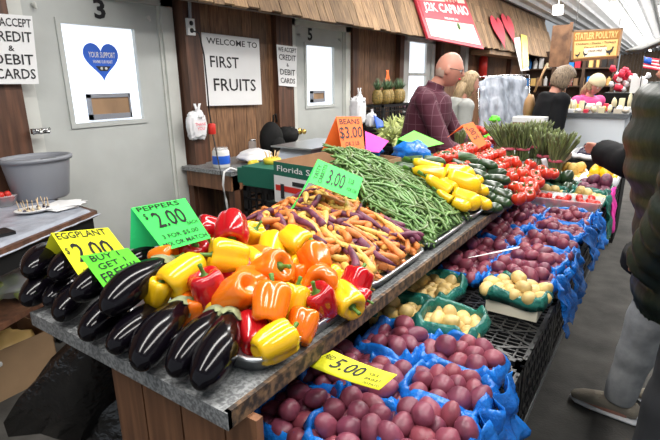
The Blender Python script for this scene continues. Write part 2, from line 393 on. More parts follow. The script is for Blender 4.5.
def boardpiece(nm, y0, y1, z0, z1, who):
    t = empty(nm, (WX-.01, (y0+y1)/2, z0), who, 'vent cover')
    MB().bb(WX-.02, WX+.012, y0+.01, y1-.01, z0+.01, z1-.02).build('wood_panel', 'tan', t, smooth=False)
    m = MB(); m.bb(WX-.02, WX+.02, y0, y1, z1-.025, z1); m.bb(WX-.02, WX+.02, y0, y1, z0, z0+.035); m.bb(WX-.02, WX+.02, y0, y0+.012, z0, z1); m.bb(WX-.02, WX+.02, y1-.012, y1, z0, z1)
    m.build('grey_surround', 'greybin', t, smooth=False)
boardpiece('mail_slot_box', 1.765, 2.06, 1.325, 1.49, 'small brown board with grey edging in the nearer door window, under the blue heart')
boardpiece('mail_slot_box', 4.20, 4.42, 1.34, 1.46, 'small brown board with grey edging in the farther door window beside the card sign')
# far white door / window
fr = MB(); fr.bb(WX-.05, WX+.03, 6.32, 6.40, 0, 2.16); fr.bb(WX-.05, WX+.03, 7.30, 7.40, 0, 2.16); fr.bb(WX-.05, WX+.03, 6.3, 7.4, 2.08, 2.16); fr.bb(WX-.05, WX, 6.4, 7.3, 0, 1.0); fr.bb(WX-.05, WX, 6.4, 6.55, 1, 2.1); fr.bb(WX-.05, WX, 7.15, 7.3, 1, 2.1); fr.bb(WX-.04, WX+.01, 6.55, 7.15, 1.62, 1.66)
wd = empty('window_1', (WX, 6.85, 0)); struct(wd); fr.build('window_frame', 'frame', wd, smooth=False)
MB().bb(WX-.04, WX-.03, 6.5, 7.2, 1.0, 2.08).build('window_pane', 'dayglow', wd, smooth=False)
# posts and trims
n = 1
for (y0, y1, x1, m) in ((1.08, 1.34, .11, 'post'), (2.50, 2.60, .12, 'post'), (2.61, 2.70, .07, 'post'), (3.60, 3.86, .06, 'post'), (4.94, 5.06, .06, 'post'), (6.12, 6.28, .07, 'post'), (7.5, 7.62, .09, 'post'), (8.6, 8.8, .1, 'frame'), (9.9, 10.05, .1, 'post'), (11.6, 11.8, .1, 'post')):
    b = MB(); w = (y1-y0)
    if w > .15: b.bb(WX, WX+x1, y0, y0+w*.5-.003, 0, 2.75); b.bb(WX, WX+x1-.02, y0+w*.5, y1, 0, 2.75)
    else: b.bb(WX, WX+x1, y0, y1, 0, 2.75)
    struct(b.build('trim_%d' % n, m, smooth=False)); n += 1
# far end wall and side wall (brown stalls beyond)
b = MB(); yy = -3.1
while yy < -.2:
    b.bb(yy, yy+.17, 39.98, 40, 0, 3.6); yy += .175
struct(b.build('wall_back', 'tan', smooth=False))
b = MB(); b.bb(-1.78, -1.47, 9.3, 9.34, 1.75, 2.42); b.bb(-1.51, -1.46, 9.25, 9.3, 0, 2.45); struct(b.build('trim_%d' % n, 'panel', smooth=False)); n += 1
# shingled awning
aw = empty('shingle_awning', (-2.6, 5, 2.07), 'long brown cedar shingle awning running above the doors', 'awning')
b = MB(); sl = Vector((-.45, 0, 1.08)).normalized(); nrm = Vector((sl.z, 0, -sl.x))
for row in range(3):
    y = 1.9+random.random()*.1; L = .42
    while y < 14.2:
        w = random.uniform(.09, .17); base = Vector((-2.58, y+w/2, 2.06)) + sl*(row*.30 + random.uniform(-.012, .012)) + nrm*(.012)
        M = Matrix((sl, Vector((0, 1, 0)), nrm)).transposed() @ Matrix.Rotation(random.uniform(-.02, .02), 3, 'Z') @ Matrix.Rotation(-.035, 3, 'Y')
        b.box(base+sl*L/2, (L, w-.006, .018+random.uniform(0, .008)), M); y += w
b.build('shingles', 'shingle', aw, smooth=False)
b = MB(); b.grid(lambda u, v: Vector((-2.61, 1.9+12.3*u, 2.08)) + sl*v*1.02, 1, 1, .02); b.bb(-3.095, -2.64, 1.9, 14.2, 2.17, 2.19); b.bb(-2.66, -2.61, 1.9, 14.2, 2.06, 2.12)
b.build('soffit', 'darkwood', aw, smooth=False)
# beam under awning further along
b = MB(); b.bb(-2.95, -2.62, 8.7, 11.5, 1.98, 2.05); tag(b.build('wooden_shelf', 'tan', smooth=False), 'long light wooden shelf under the far end of the awning', 'shelf')

# fluorescent fixtures; the last two stand in for bright skylight strips
for i, (x, y, L) in enumerate(((.45, 2.6, 6), (-1.0, 1.2, 4.5), (-1.6, 6.5, 5), (.25, 10, 7), (-1.3, 25, 24), (-.45, 26, 22))):
    z = 3.13+(x+3.1)*.09-.10
    t = empty('fluorescent_fixture', (x, y, z), ['long white fluorescent fixture over the aisle near the dark puffer jacket', 'long white fluorescent fixture above the pepper end of the stall', 'long white fluorescent fixture above the asparagus end of the stall', 'long white fluorescent fixture over the aisle by the white counter', 'brightest far skylight strip, built as tubes, beside the hanging wooden poultry sign', 'far skylight strip, built as tubes, at the right edge of the ceiling'][i], 'light')
    MB().bb(x-.09, x+.09, y-L/2, y+L/2, z-.02, z+.02).build('housing', 'frame', t, smooth=False)
    m = MB(); m.tube([(x-.04, y-L/2, z-.04), (x-.04, y+L/2, z-.04)], .018, 8); m.tube([(x+.04, y-L/2, z-.04), (x+.04, y+L/2, z-.04)], .018, 8); m.build('light_tube', 'tube', t)
p = at_x(558, 10, -1.5)
t = empty('pendant_lamp', p, 'small bright white lamp hanging below the ceiling above the awning', 'lamp')
MB().box(p, (.12, .12, .12)).build('lamp_globe', 'lampm', t); MB().tube([p+Vector((0, 0, .06)), p+Vector((0, 0, .7))], .008, 6).build('cord', 'frame', t)

# ================================================================== WALL THINGS
def card(name, label, cat, pts, m, lines, ink='ink', thick=.002, group=None, bow=0, weight=.01, off=.0025):
    tl, tr, br, bl = pts; c = (bl+br)/2
    t = empty(name, c, label, cat, group)
    # make thickness go away from camera
    n = ((tr-tl).cross(bl-tl)).normalized()
    MB().quad(tl, tr, br, bl, thick if n.dot(CP-tl) > 0 else -thick, bow=bow).build('card', m, t, smooth=bow != 0)
    if lines: write(t, tl, tr, br, bl, lines, ink, off=off, bow=bow, weight=weight)
    return t
def slab(pts, th, name, m, t):
    n = ((pts[1]-pts[0]).cross(pts[3]-pts[0])).normalized()
    return MB().quad(*pts, th if n.dot(CP-pts[0]) > 0 else -th, 1, 1).build(name, m, t, smooth=False)
def wq(y0, y1, z0, z1, x, sk=0): return [Vector((x, y0, z1)), Vector((x, y1, z1+sk)), Vector((x, y1, z0+sk)), Vector((x, y0, z0))]
card('paper_sign', 'white paper sign about cards taped to the post left of door 3', 'sign', [at_x(-22, 12, -2.97), at_x(32, 16, -2.97), at_x(39, 84, -2.97), at_x(-8, 84, -2.97)], 'paper',
     [('WE ACCEPT', .5, .11, .92, .12), ('CREDIT', .52, .31, .85, .15), ('&', .5, .48, .12, .08), ('DEBIT', .52, .64, .82, .15), ('CARDS', .52, .85, .85, .15)])
card('paper_sign', 'large white hand-lettered welcome poster on the brown wall', 'sign', [at_x(199.5, 32, -3.06), at_x(259, 39, -3.06), at_x(262, 104.5, -3.06), at_x(206, 106, -3.06)], 'paper',
     [('WELCOME TO', .52, .10, .86, .085), ('FIRST', .36, .38, .48, .16), ('FRUITS', .52, .70, .74, .18)])
card('paper_sign', 'small white paper sign about cards on the post left of door 5', 'sign', [at_x(276.5, 44.5, -3.03), at_x(297, 47, -3.03), at_x(296.5, 87, -3.03), at_x(279, 85.5, -3.03)], 'paper',
     [('WE ACCEPT', .5, .10, .9, .11), ('CREDIT', .5, .29, .85, .14), ('&', .5, .47, .12, .08), ('DEBIT', .5, .65, .8, .14), ('CARDS', .5, .86, .8, .13)])
# heart sticker on the window
hc = (g3[0]+g3[1])/2+.03; X = WX-.018; hs = []
for i in range(40):
    a = 2*PI*i/40; hs.append((16*math.sin(a)**3/32, (13*math.cos(a)-5*math.cos(2*a)-2*math.cos(3*a)-math.cos(4*a))/30))
hp = Vector((X, hc-.03, 1.71)); HS = .245
t = empty('heart_decal', hp-Vector((0, 0, .12)), 'blue heart decal with white writing stuck on the window of door 3', 'sticker')
MB().poly([(x*HS, y*HS) for x, y in hs], -.004, lambda x, y, d: Vector((hp.x+d, hp.y+x, hp.z+y))).build('heart', 'navy', t, smooth=False)
MB().poly([(-.05, -.045), (.055, -.045), (.028, -.075), (-.024, -.075)], -.002, lambda x, y, d: Vector((hp.x+.003+d, hp.y+x, hp.z+y))).build('dark_band', 'blk', t, smooth=False)
def qy(y0, y1, z0, z1): return [hp+Vector((.003, y0, z1)), hp+Vector((.003, y1, z1)), hp+Vector((.003, y1, z0)), hp+Vector((.003, y0, z0))]
write(t, *qy(-.095, .1, .005, .045), [('YOUR SUPPORT', .5, .5, .95, .9)], 'paper', name='white_lettering')
write(t, *qy(-.07, .075, -.03, -.005), [('WARMS OUR HEART', .5, .5, .95, .8)], 'paper', name='small_lettering')
m = MB()
for dy in (-.012, .02): m.tube([hp+Vector((.002, dy, -.06)), hp+Vector((.005, dy, -.06))], .009, 12)
m.build('round_badge', 'paper', t)
# latch on post
p = at_x(40, 131, -2.98); m = MB(); m.box(p, (.03, .09, .03)); m.tube([p+Vector((.02, -.05, -.01)), p+Vector((.02, .05, .012))], .008, 8)
for k in range(4): m.ball(p+Vector((.03, -.03+.02*k, .006*(-1)**k)), .012, 6, 5)
tag(m.build('door_latch', 'chrome'), 'dark metal latch on the brown post left of door 3', 'latch')
# outlets
def outlet(p, label):
    t = empty('power_outlet', p, label, 'outlet'); MB().box(p, (.03, .07, .115)).build('cover_plate', 'greybin' if 'grey' in label else 'white', t, smooth=False)
    for dz in (-.025, .025): MB().tube([p+Vector((.012, 0, dz)), p+Vector((.02, 0, dz))], .017, 10).build('socket', 'black', t)
outlet(at_x(190, 27, -2.975), 'white double outlet high on the post beside the welcome poster')
outlet(at_x(356, 46, -3.07), 'grey double outlet on the brown wall right of door 5')
p = at_x(189, 0, -3.02); MB()
tag(MB().tube([at_x(189, -12, -2.965), at_x(190, 18, -2.965)], .012, 8).build('conduit', 'greybin'), 'thin grey conduit running up from the outlet beside the welcome poster', 'conduit')
ps = [(193, 31), (199, 33), (204, 55), (207, 85), (209, 110), (213, 135), (218, 160), (223, 185), (226, 215)]
q = [at_x(x, y, -2.96) for x, y in ps[:6]] + [at_x(x, y, -2.55) for x, y in ps[6:]]
tag(MB().tube(q, .006, 6).build('power_cable', 'black'), 'black cable hanging from the outlet past the welcome poster', 'cable')

def sack(name, label, c, w, h, d, m='whitebag', txt=None, seed=0, par=None):
    """knotted carrier bag: swollen body, gathered neck and two ears, standing or hanging"""
    c = Vector(c); t = empty(name, c, label, 'bag')
    def f(v):
        sq = lambda x_: math.copysign(abs(x_)**.55, x_)
        n_ = noise.noise(v*2.6+Vector((seed, 0, 0)))*.22+noise.noise(v*6+Vector((seed, 3, 0)))*.16
        return Vector((sq(v.x), sq(v.y), sq(v.z)))*(.88+n_)
    b = MB(); b.ball(c+Vector((0, 0, h*.42)), (d*.42, w*.46, h*.42), 30, 22, fn=f)
    b.tube([c+Vector((0, w*.1, h*.66)), c+Vector((0, w*.12, h*.84)), c+Vector((0, w*.1, h*.93))], [(d*.3, w*.3), (d*.16, w*.16), (d*.10, w*.10)], 14, fn=lambda t_, th: 1+.2*math.sin(5*th))
    b.build('bag_body', m, t)
    for sgn in (-1, 1):
        MB().grid(lambda u, v: c+Vector((d*.05*math.sin(v*6), w*.1+sgn*w*(.02+.10*u)+w*.12*(v-.5), h*(.82+.22*u))), 4, 4, .002).build('bag_handle', m, t)
    if txt:
        e = .28; X = c.x+d*.5+.012
        write(t, Vector((X, c.y-w*e, c.z+h*.55)), Vector((X, c.y+w*e, c.z+h*.55)), Vector((X, c.y+w*e, c.z+h*.2)), Vector((X, c.y-w*e, c.z+h*.2)), txt, 'redc', name='print')
    return t
c = at_x(198, 141, -2.95); sack('carrier_bag', 'white carrier bag bundle hanging on the brown post beside door 3', c, .21, .27, .07, txt=[('THANK', .5, .2, .9, .25), ('YOU', .5, .55, .6, .25)])

# side table between the posts
t = empty('side_table', (-2.75, 2.75, 0), 'small wooden side table with grey top against the wall under the welcome poster', 'table')
tz = .93
MB().bb(-3.06, -2.52, 2.42, 4.1, tz-.03, tz).build('tabletop', 'laminate', t, smooth=False)
m = MB(); m.bb(-2.58, -2.55, 2.46, 4.05, tz-.15, tz-.03); m.bb(-3.03, -2.55, 2.44, 2.47, tz-.15, tz-.03); m.build('apron', 'ctrwood', t, smooth=False)
for (x, y) in ((-2.58, 2.5), (-2.58, 4.0), (-3.03, 2.5), (-3.03, 4.0)): MB().bb(x-.03, x+.03, y-.03, y+.03, 0, tz-.03).build('leg', 'post', t, smooth=False)
MB().bar((-2.53, 2.48, .42), (-2.53, 2.95, .82), .03, .05).build('brace', 'ctrwood', t, smooth=False)
def jar(name, label, x, y, z, r, h, m, lid=None, band=None, cat='jar'):
    t = empty(name, (x, y, z), label, cat)
    MB().lathe([(0, 0), (r*.92, 0), (r, h*.06), (r, h*.8), (r*.9, h*.88), (r*.75, h*.92)], 18, off=(x, y, z)).build('jar_body', m, t)
    if lid: MB().lathe([(r*.8, h*.9), (r*.84, h*.92), (r*.84, h*1.0), (0, h)], 18, off=(x, y, z)).build('lid', lid, t)
    if band: MB().lathe([(r*1.02, h*.2), (r*1.03, h*.22), (r*1.03, h*.6), (r*1.02, h*.62)], 18, off=(x, y, z)).build('paper_band', band, t)
    return t
jar('plastic_tub', 'white tub with red and blue print at the left end of the side table', -2.74, 2.54, tz, .065, .15, 'tub', 'clear', 'navy', cat='tub')
jar('storage_jar', 'red topped packet hung above the white tub by the brown post', -2.95, 2.66, 1.16, .03, .09, 'red')
jar('storage_jar', 'clear jar with pale lid in front of the black backpack', -2.75, 3.15, tz, .04, .14, 'tub', 'chrome')
jar('storage_jar', 'tall pale jar left of the black backpack', -2.85, 3.22, tz, .045, .17, 'beige', 'chrome')
jar('storage_jar', 'short grey jar farthest left of the black backpack', -2.92, 3.08, tz, .035, .15, 'clear', 'chrome')
def crump(name, label, cat, c, r, m, seed=0, amp=.35):
    b = MB(); b.ball(c, r, 22, 14, fn=lambda v: v*(1+amp*noise.noise(v*2+Vector((seed, 0, 0)))+amp*.5*noise.noise(v*5+Vector((0, seed, 0))))); return tag(b.build(name, m), label, cat)
crump('crumpled_bag', 'crumpled white plastic bag lying on the side table', 'bag', (-2.68, 2.85, tz+.05), (.12, .14, .055), 'whitebag', 2)
crump('yellow_cloth', 'small yellow wad beside the crumpled white bag on the side table', 'cloth', (-2.58, 2.72, tz+.02), (.035, .05, .022), 'yel', 4)
q = [at_x(*a, -2.5) for a in ((243, 172), (230, 168), (224, 172), (223, 185), (226, 200), (229, 220))]
tag(MB().tube(q, .008, 6).build('white_cord', 'white'), 'white cord drooping over the front of the side table', 'cord')
# backpack
c = at_x(272, 152, -2.75); c.z = tz
t = empty('black_backpack', c, 'black backpack with a top loop standing on the side table', 'backpack')
m = MB(); m.ball(c+Vector((0, 0, .15)), (.09, .12, .16), 18, 14, fn=lambda v: v*(1+.15*noise.noise(v*3)) if v.z < .5 else v*(.95)); m.ball(c+Vector((.07, 0, .10)), (.05, .09, .08), 14, 10); m.build('pack_body', 'blacks', t)
MB().tube([c+Vector((0, .03, .29)), c+Vector((0, .04, .35)), c+Vector((0, .07, .36)), c+Vector((0, .08, .29))], .008, 6).build('carry_loop', 'blacks', t)
m = MB(); m.ball(c+Vector((0, .22, .17)), (.08, .13, .07), 16, 10, fn=lambda v: v*(1+.4*noise.noise(v*3))); tag(m.build('black_jacket', 'blacks'), 'black bundled jacket lying right of the backpack', 'clothing')
# silver case / scale
t = empty('silver_scale', (-2.35, 3.2, 0), 'silver metal case with sloping front behind the open produce box', 'scale')
P = lambda x, y, w=2.95: at_w(x, y, w)
body = [P(263, 158), P(278, 144), P(308, 144), P(310, 158)]
m = MB()
q0 = at_z(268, 158, 1.0); x0, y0 = -2.0, 2.75
m.add([(x0-.35, y0-.1, .95), (x0+.02, y0-.1, .95), (x0+.02, y0+.42, .95), (x0-.35, y0+.42, .95), (x0-.3, y0-.02, 1.09), (x0-.03, y0-.02, 1.09), (x0-.03, y0+.36, 1.09), (x0-.3, y0+.36, 1.09)], [(0, 1, 2, 3), (4, 5, 6, 7), (0, 1, 5, 4), (1, 2, 6, 5), (2, 3, 7, 6), (3, 0, 4, 7)])
m.build('case_body', 'steel', t, smooth=False); MB().bb(x0-.35, x0+.02, y0-.08, y0+.5, 1.095, 1.105).build('top_plate', 'steel', t, smooth=False)
MB().box((x0+.0, y0+.15, 1.05), (.02, .03, .012)).build('latch', 'black', t, smooth=False)
# little stand under the case
m = MB(); m.bb(-2.4, -1.92, 2.6, 3.4, .9, .945)
for (x, y) in ((-2.37, 2.64), (-1.95, 2.64), (-2.37, 3.36), (-1.95, 3.36)): m.bb(x-.02, x+.02, y-.02, y+.02, 0, .9)
tag(m.build('folding_stand', 'black', smooth=False), 'black stand carrying the silver case behind the produce box', 'stand')

# crates
def crate(name, label, x0, x1, y0, y1, z0, z1, top=False, group=None, cols=6):
    t = empty(name, ((x0+x1)/2, (y0+y1)/2, z0), label, 'crate', group); r = .014
    m = MB()
    for z in (z0+r, z1-r):
        m.bb(x0, x1, y0, y0+r, z-r, z+r); m.bb(x0, x1, y1-r, y1, z-r, z+r); m.bb(x0, x0+r, y0, y1, z-r, z+r); m.bb(x1-r, x1, y0, y1, z-r, z+r)
    for x in (x0+.015, x1-.015):
        for y in (y0+.015, y1-.015): m.bb(x-.015, x+.015, y-.015, y+.015, z0, z1)
    m.build('crate_frame', 'black', t, smooth=False)
    for (ax, p0) in (('x', x0+.004), ('x', x1-.004), ('y', y0+.004), ('y', y1-.004)):
        m = MB(); k = 7
        a0, a1 = (y0, y1) if ax == 'x' else (x0, x1)
        def bx(u0, u1, za, zb):
            if ax == 'x': m.bb(p0-.004, p0+.004, u0, u1, za, zb)
            else: m.bb(u0, u1, p0-.004, p0+.004, za, zb)
        hh = (z1-z0)/4
        for i in range(1, 4): bx(a0, a1, z0+hh*i-.007, z0+hh*i+.007)
        kk = max(3, int((a1-a0)/.05))
        for i in range(1, kk): u = a0+(a1-a0)*i/kk; bx(u-.006, u+.006, z0, z1)
        m.build('side_lattice', 'black', t, smooth=False)
    m = MB(); z = z1-.01 if top else z0+.006
    n_ = 20; 
    for i in range(1, n_): y = y0+(y1-y0)*i/n_; m.bb(x0, x1, y-.003, y+.003, z-.004, z+.004)
    for i in range(1, 10): x = x0+(x1-x0)*i/10; m.bb(x-.003, x+.003, y0, y1, z-.005, z+.003)
    for i in range(-2, 4):
        a = Vector((x0, y0+(y1-y0)*(i/4), z+.002)); b_ = Vector((x1, y0+(y1-y0)*((i+2)/4), z+.002))
        def cl(p, q):
            for _ in range(1):
                d = q-p
                ta = max(0, (y0-p.y)/d.y) if d.y else 0; tb = min(1, (y1-p.y)/d.y) if d.y else 1
                return (p+d*ta, p+d*tb) if tb > ta+.02 else None
        r_ = cl(a, b_)
        if r_: m.bar(r_[0], r_[1], .012, .008)
        r_ = cl(Vector((x1, a.y, a.z)), Vector((x0, b_.y, b_.z)))
        if r_:
            p_, q_ = r_
            if q_.y < p_.y: p_, q_ = q_, p_
            m.bar(p_, q_, .012, .008)
    m.build('base_grid', 'black', t, smooth=False)
    return t
# ================================================================== MAIN COUNTER
ctr = empty('produce_counter', (-1.03, .7, 0), 'near plank-sided produce counter with grey speckled top holding eggplants and peppers', 'counter')
b = MB(); b.bb(-1.43, -.64, .56, 2.55, .882, .92); b.build('countertop', 'laminate', ctr, smooth=False)
m = MB(); m.bb(-.64, -.628, .55, 2.55, .88, .921); m.build('side_edging', 'rawedge', ctr, smooth=False)
m = MB(); m.bb(-1.43, -.628, .548, .56, .88, .921); m.build('front_edging', 'laminate', ctr, smooth=False)
m = MB(); x = -1.13
for w in (.135, .15, .15, .1):
    m.bb(x, x+w-.006, .60, .62, .0, .88); x += w
for k in range(16): m.bb(-1.13, -1.11, .62+k*.12, .62+k*.12+.114, 0, .88)
m.build('plank_side', 'ctrwood', ctr, smooth=False)
MB().bb(-1.10, -.80, .63, 2.5, .03, .875).build('carcass', 'blacks', ctr, smooth=False)
ct2 = empty('produce_counter', (-.92, 4.2, 0), 'farther narrower produce counter holding tomatoes and asparagus', 'counter')
MB().bb(-1.12, -.64, 2.57, 4.72, .882, .92).build('countertop', 'laminate', ct2, smooth=False)
MB().bb(-.64, -.628, 2.57, 4.72, .88, .921).build('side_edging', 'rawedge', ct2, smooth=False)
m = MB()
for k in range(17): m.bb(-1.10, -1.085, 2.6+k*.12, 2.6+k*.12+.114, 0, .88)
m.build('plank_side', 'ctrwood', ct2, smooth=False); MB().bb(-1.08, -.80, 2.6, 4.68, .03, .875).build('carcass', 'blacks', ct2, smooth=False)
# lower ledge board and crates
tag(MB().bb(-.33, -.262, .3, 5.9, .30, .335).build('ledge_board', 'laminate', smooth=False), 'long grey ledge board running beside the stacked crates above the aisle floor', 'board')
G = 'black crates stacked under the potatoes'
ys = [(.36, .88), (.9, 1.42), (1.45, 1.97), (1.99, 2.51), (2.53, 3.05), (3.07, 3.59), (3.61, 4.13), (4.15, 4.67), (4.69, 5.21)]
nm = ['nearest the camera under the front potato bags', 'under the blue bags beside the empty crate', 'with empty lattice top showing between blue and green bags', 'under the white box and green bag of yellow potatoes', 'second beyond the green bag of yellow potatoes', 'third beyond the green bag of yellow potatoes', 'under the farthest red potatoes', 'below the pink fruit tray', 'at the far end below the squash bags']
for (a, c), s_ in zip(ys, nm):
    crate('plastic_crate', 'upper black crate '+s_, -.70, -.25, a, c, .40, .68, True, G)
    crate('plastic_crate', 'lower floor crate, '+s_, -.70, -.335, a, c, .0, .29, False, G)
    if a > 10: break
for (a, c) in ys: tag(MB().bb(-.69, -.34, a+.05, c-.05, .293, .397).build('spacer_block', 'black', smooth=False), 'black block hidden between the lower and upper crates', 'block', 'spacer blocks between the stacked crates')

# trays
def tray(name, label, x0, x1, y0, y1, z0, z1, m='steel', tilt=0, cat='tray', wall=.035):
    b = MB(); n_ = 32; t = empty(name, ((x0+x1)/2, (y0+y1)/2, z0), label, cat)
    cx, cy = (x0+x1)/2, (y0+y1)/2; hx, hy = (x1-x0)/2, (y1-y0)/2
    def ring(s, z):
        o = []
        for k in range(n_):
            th = 2*PI*(k+.5)/n_; c_, s_ = math.cos(th), math.sin(th); e = .22
            x = cx+(hx-s)*math.copysign(abs(c_)**e, c_); y = cy+(hy-s)*math.copysign(abs(s_)**e, s_)
            o.append(Vector((x, y, z+(x1-x)*tilt)))
        return o
    rs = [ring(.03, z0+.004), ring(.022, z0+.008), ring(.012, z1-.004), ring(.008, z1), ring(0, z1), ring(-.002, z1-.006), ring(.004, z1-.010), ring(.02, z0)]
    vs = [v for r_ in rs for v in r_]; fs = [(i*n_+j, i*n_+(j+1) % n_, (i+1)*n_+(j+1) % n_, (i+1)*n_+j) for i in range(len(rs)-1) for j in range(n_)]
    fs += [tuple(range(n_))[::-1], tuple((len(rs)-1)*n_+j for j in range(n_))]
    b.add(vs, fs); b.build('tray_pan', m, t); return t
tray('steel_tray', 'shallow steel tray with rolled rim under the bell peppers', -1.2, -.640, .655, 1.14, .921, .966)
tray('steel_tray', 'shallow steel tray with rolled rim under the mixed carrots', -1.38, -.65, 1.16, 1.60, .921, .957)
tray('steel_tray', 'long steel tray under the green beans', -1.38, -.65, 1.62, 2.05, .921, .957)
tray('steel_tray', 'steel tray under the yellow squash and zucchini', -1.2, -.65, 2.07, 2.53, .921, .957)
tray('steel_tray', 'steel tray under the piled tomatoes', -1.1, -.65, 2.59, 3.42, .921, .957)

# ------------------------------------------------------------------ produce prototypes (stem axis +Z, base at origin centre)
def qdir(d, roll=0):
    d = Vector(d).normalized(); return Vector((0, 0, 1)).rotation_difference(d) @ Quaternion((0, 0, 1), roll)
def pepper_proto(seed, m, ratio=1.05, lobes=4):
    rn = random.Random(seed); ph = rn.random()*6; amp = [rn.uniform(.92, 1.08) for _ in range(lobes)]
    prof = [(0, .16), (.22, .12), (.42, .03), (.62, .0), (.80, .10), (.90, .28), (.97, .5), (1.0, .72), (.99, .88), (.90, .99), (.72, 1.04), (.5, 1.01), (.3, .93), (.14, .87), (0, .86)]
    def f(v, th, t):
        g = abs(math.sin((th+ph)*lobes/2)); k = int(((th+ph)*lobes/(2*PI))) % lobes
        s_ = .83+.17*g**.7 if .1 < t < .95 else 1
        s_ *= amp[k]*.5+.5; w = 1+.06*noise.noise(v*1.8+Vector((seed, 0, 0)))
        dz = .05*g if t < .3 else (.06*(g-.5) if t > .6 and t < .9 else 0)
        return Vector((v.x*s_*w, v.y*s_*w, v.z+ (-dz if t < .3 else dz)))
    b = MB(); b.lathe([(r*.05, (z-.5)*2*.05*ratio) for r, z in prof], 40, fn=lambda v, th, t: f(v*20, th, t)/20)
    o = b.build('bell_pepper', m, loc=(0, 0, 0)); o['category'] = 'pepper'
    s_ = MB(); z0 = (.86-.5)*.1*ratio; bx = rn.uniform(-.02, .02)
    s_.tube([(0, 0, z0-.002), (0, 0, z0+.006), (bx*.2, 0, z0+.014), (bx*.5, .002, z0+.028), (bx, .004, z0+.042), (bx*1.1, .004, z0+.044)], [.018, .014, .0062, .0052, .0065, .004], 10)
    s_.build('pepper_stem', 'pstem', o, loc=(0, 0, 0)); return Proto(o)
def rq0(k): return Quaternion((math.cos(k), math.sin(k*2.3), math.cos(k*1.7), math.sin(k*.9))).normalized()
PP = {}
for i, (cn, mm) in enumerate((('red', 'pred'), ('yellow', 'pyel'), ('orange', 'pora'))):
    PP[cn] = [pepper_proto(i*10+k, mm, (.98, 1.12, .90)[k], (4, 3, 4)[k]) for k in range(3)]
# (colour, px, py, camera depth, radius scale, stem direction in camera frame (right, up, toward), words)
def cdir(r_, u_, t_): return rt*r_ + upv*u_ - fw*t_
peps = [
 ('red', 232, 228, 1.43, 1.0, (.1, -.75, .65), 'glossy red bell pepper topmost on the pile below the green sign'),
 ('red', 214, 231, 1.50, .85, (-.6, .2, .3), 'red bell pepper tucked behind the topmost red one, toward the green sign'),
 ('yellow', 229, 257, 1.34, 1.05, (-.85, .15, .35), 'big boxy yellow bell pepper directly below the topmost red one'),
 ('yellow', 250, 262, 1.42, .9, (.5, -.4, .4), 'yellow bell pepper half hidden behind the boxy yellow one'),
 ('yellow', 272, 247, 1.50, .85, (.1, -.7, .6), 'small yellow bell pepper between the topmost red one and the carrots'),
 ('yellow', 295, 240, 1.50, .95, (.75, -.45, .45), 'yellow bell pepper lying on its side at the back edge near the carrots'),
 ('yellow', 252, 236, 1.56, .75, (.2, .3, .2), 'yellow bell pepper peeking out right of the topmost red one'),
 ('orange', 268, 272, 1.31, 1.0, (.75, .35, .55), 'orange bell pepper with a long stem pointing up to the right'),
 ('orange', 316, 260, 1.42, .95, (-.3, .55, -.4), 'ridged orange bell pepper at the right rear of the pile'),
 ('orange', 321, 280, 1.33, .95, (-.1, -.15, .97), 'orange bell pepper with its stem facing the viewer'),
 ('orange', 237, 294, 1.21, .98, (-.5, -.4, -.5), 'orange bell pepper in the centre below the boxy yellow one'),
 ('orange', 270, 305, 1.17, 1.0, (.1, .75, -.5), 'upright orange bell pepper behind the front yellow one'),
 ('red', 209, 290, 1.25, .95, (-.2, .85, .3), 'red bell pepper between the yellow one and the central orange one'),
 ('yellow', 184, 273, 1.27, .95, (-.6, -.55, .6), 'yellow bell pepper beside the large upper eggplant'),
 ('orange', 164, 259, 1.36, .8, (.8, .1, .3), 'orange bell pepper lying flat under the green sign at the left'),
 ('red', 192, 254, 1.40, .85, (.3, .6, .4), 'dark red bell pepper just below the green sign'),
 ('yellow', 207, 252, 1.47, .75, (.2, .6, .4), 'small yellow bell pepper between two red ones near the green sign'),
 ('yellow', 293, 303, 1.24, .9, (.2, .8, -.2), 'yellow bell pepper wedged between the upright orange and the low red one'),
 ('red', 321, 303, 1.26, .88, (-.35, .8, .45), 'red bell pepper with curled stem near the tray front'),
 ('yellow', 345, 298, 1.31, .85, (.45, -.45, .75), 'yellow bell pepper with drooping stem at the right front of the pile'),
 ('red', 355, 284, 1.39, .9, (.3, .7, -.3), 'red bell pepper at the tray corner beside the carrots'),
 ('red', 358, 296, 1.35, .6, (.7, -.3, .3), 'small dark red bell pepper low in the tray corner by the carrots'),
 ('yellow', 274, 343, 1.10, .90, (.75, .35, -.5), 'yellow ridged bell pepper at the very front of the tray'),
 ('orange', 302, 327, 1.19, .85, (.2, .75, -.4), 'small yellow-orange bell pepper behind the front yellow one'),
 ('red', 254, 333, 1.16, .9, (-.2, .4, -.6), 'red bell pepper between the frontmost eggplant and the front yellow pepper'),
 ('orange', 193, 311, 1.25, .75, (.2, .7, .3), 'orange bell pepper peeking between the eggplants'),
 ('yellow', 217, 313, 1.25, .8, (.1, .7, .1), 'yellow bell pepper behind the stems of the two front eggplants'),
 ('yellow', 158, 292, 1.25, .7, (.3, .7, .2), 'small yellow pepper under the end of the large upper eggplant'),
 ('orange', 300, 280, 1.42, .8, (0, .7, 0), 'orange bell pepper deep between two other orange ones'),
 ('yellow', 312, 296, 1.36, .7, (0, .7, 0), 'yellow bell pepper showing a sliver below the orange one facing the viewer'),
 ('red', 272, 262, 1.48, .8, (0, .6, .1), 'dark red pepper barely visible behind the long-stemmed orange one'),
 ('red', 184, 292, 1.30, .75, (0, .6, .1), 'red pepper low in the pile right of the small yellow one'),
]
for i, (c_, x, y, w, s_, d, lb) in enumerate(peps):
    PP[c_][0 if i == 22 else i % 3].put(at_w(x, y, w), qdir(cdir(*d), i*1.3), s_*1.04, lb, 'bell peppers heaped in the steel tray', 'pepper')

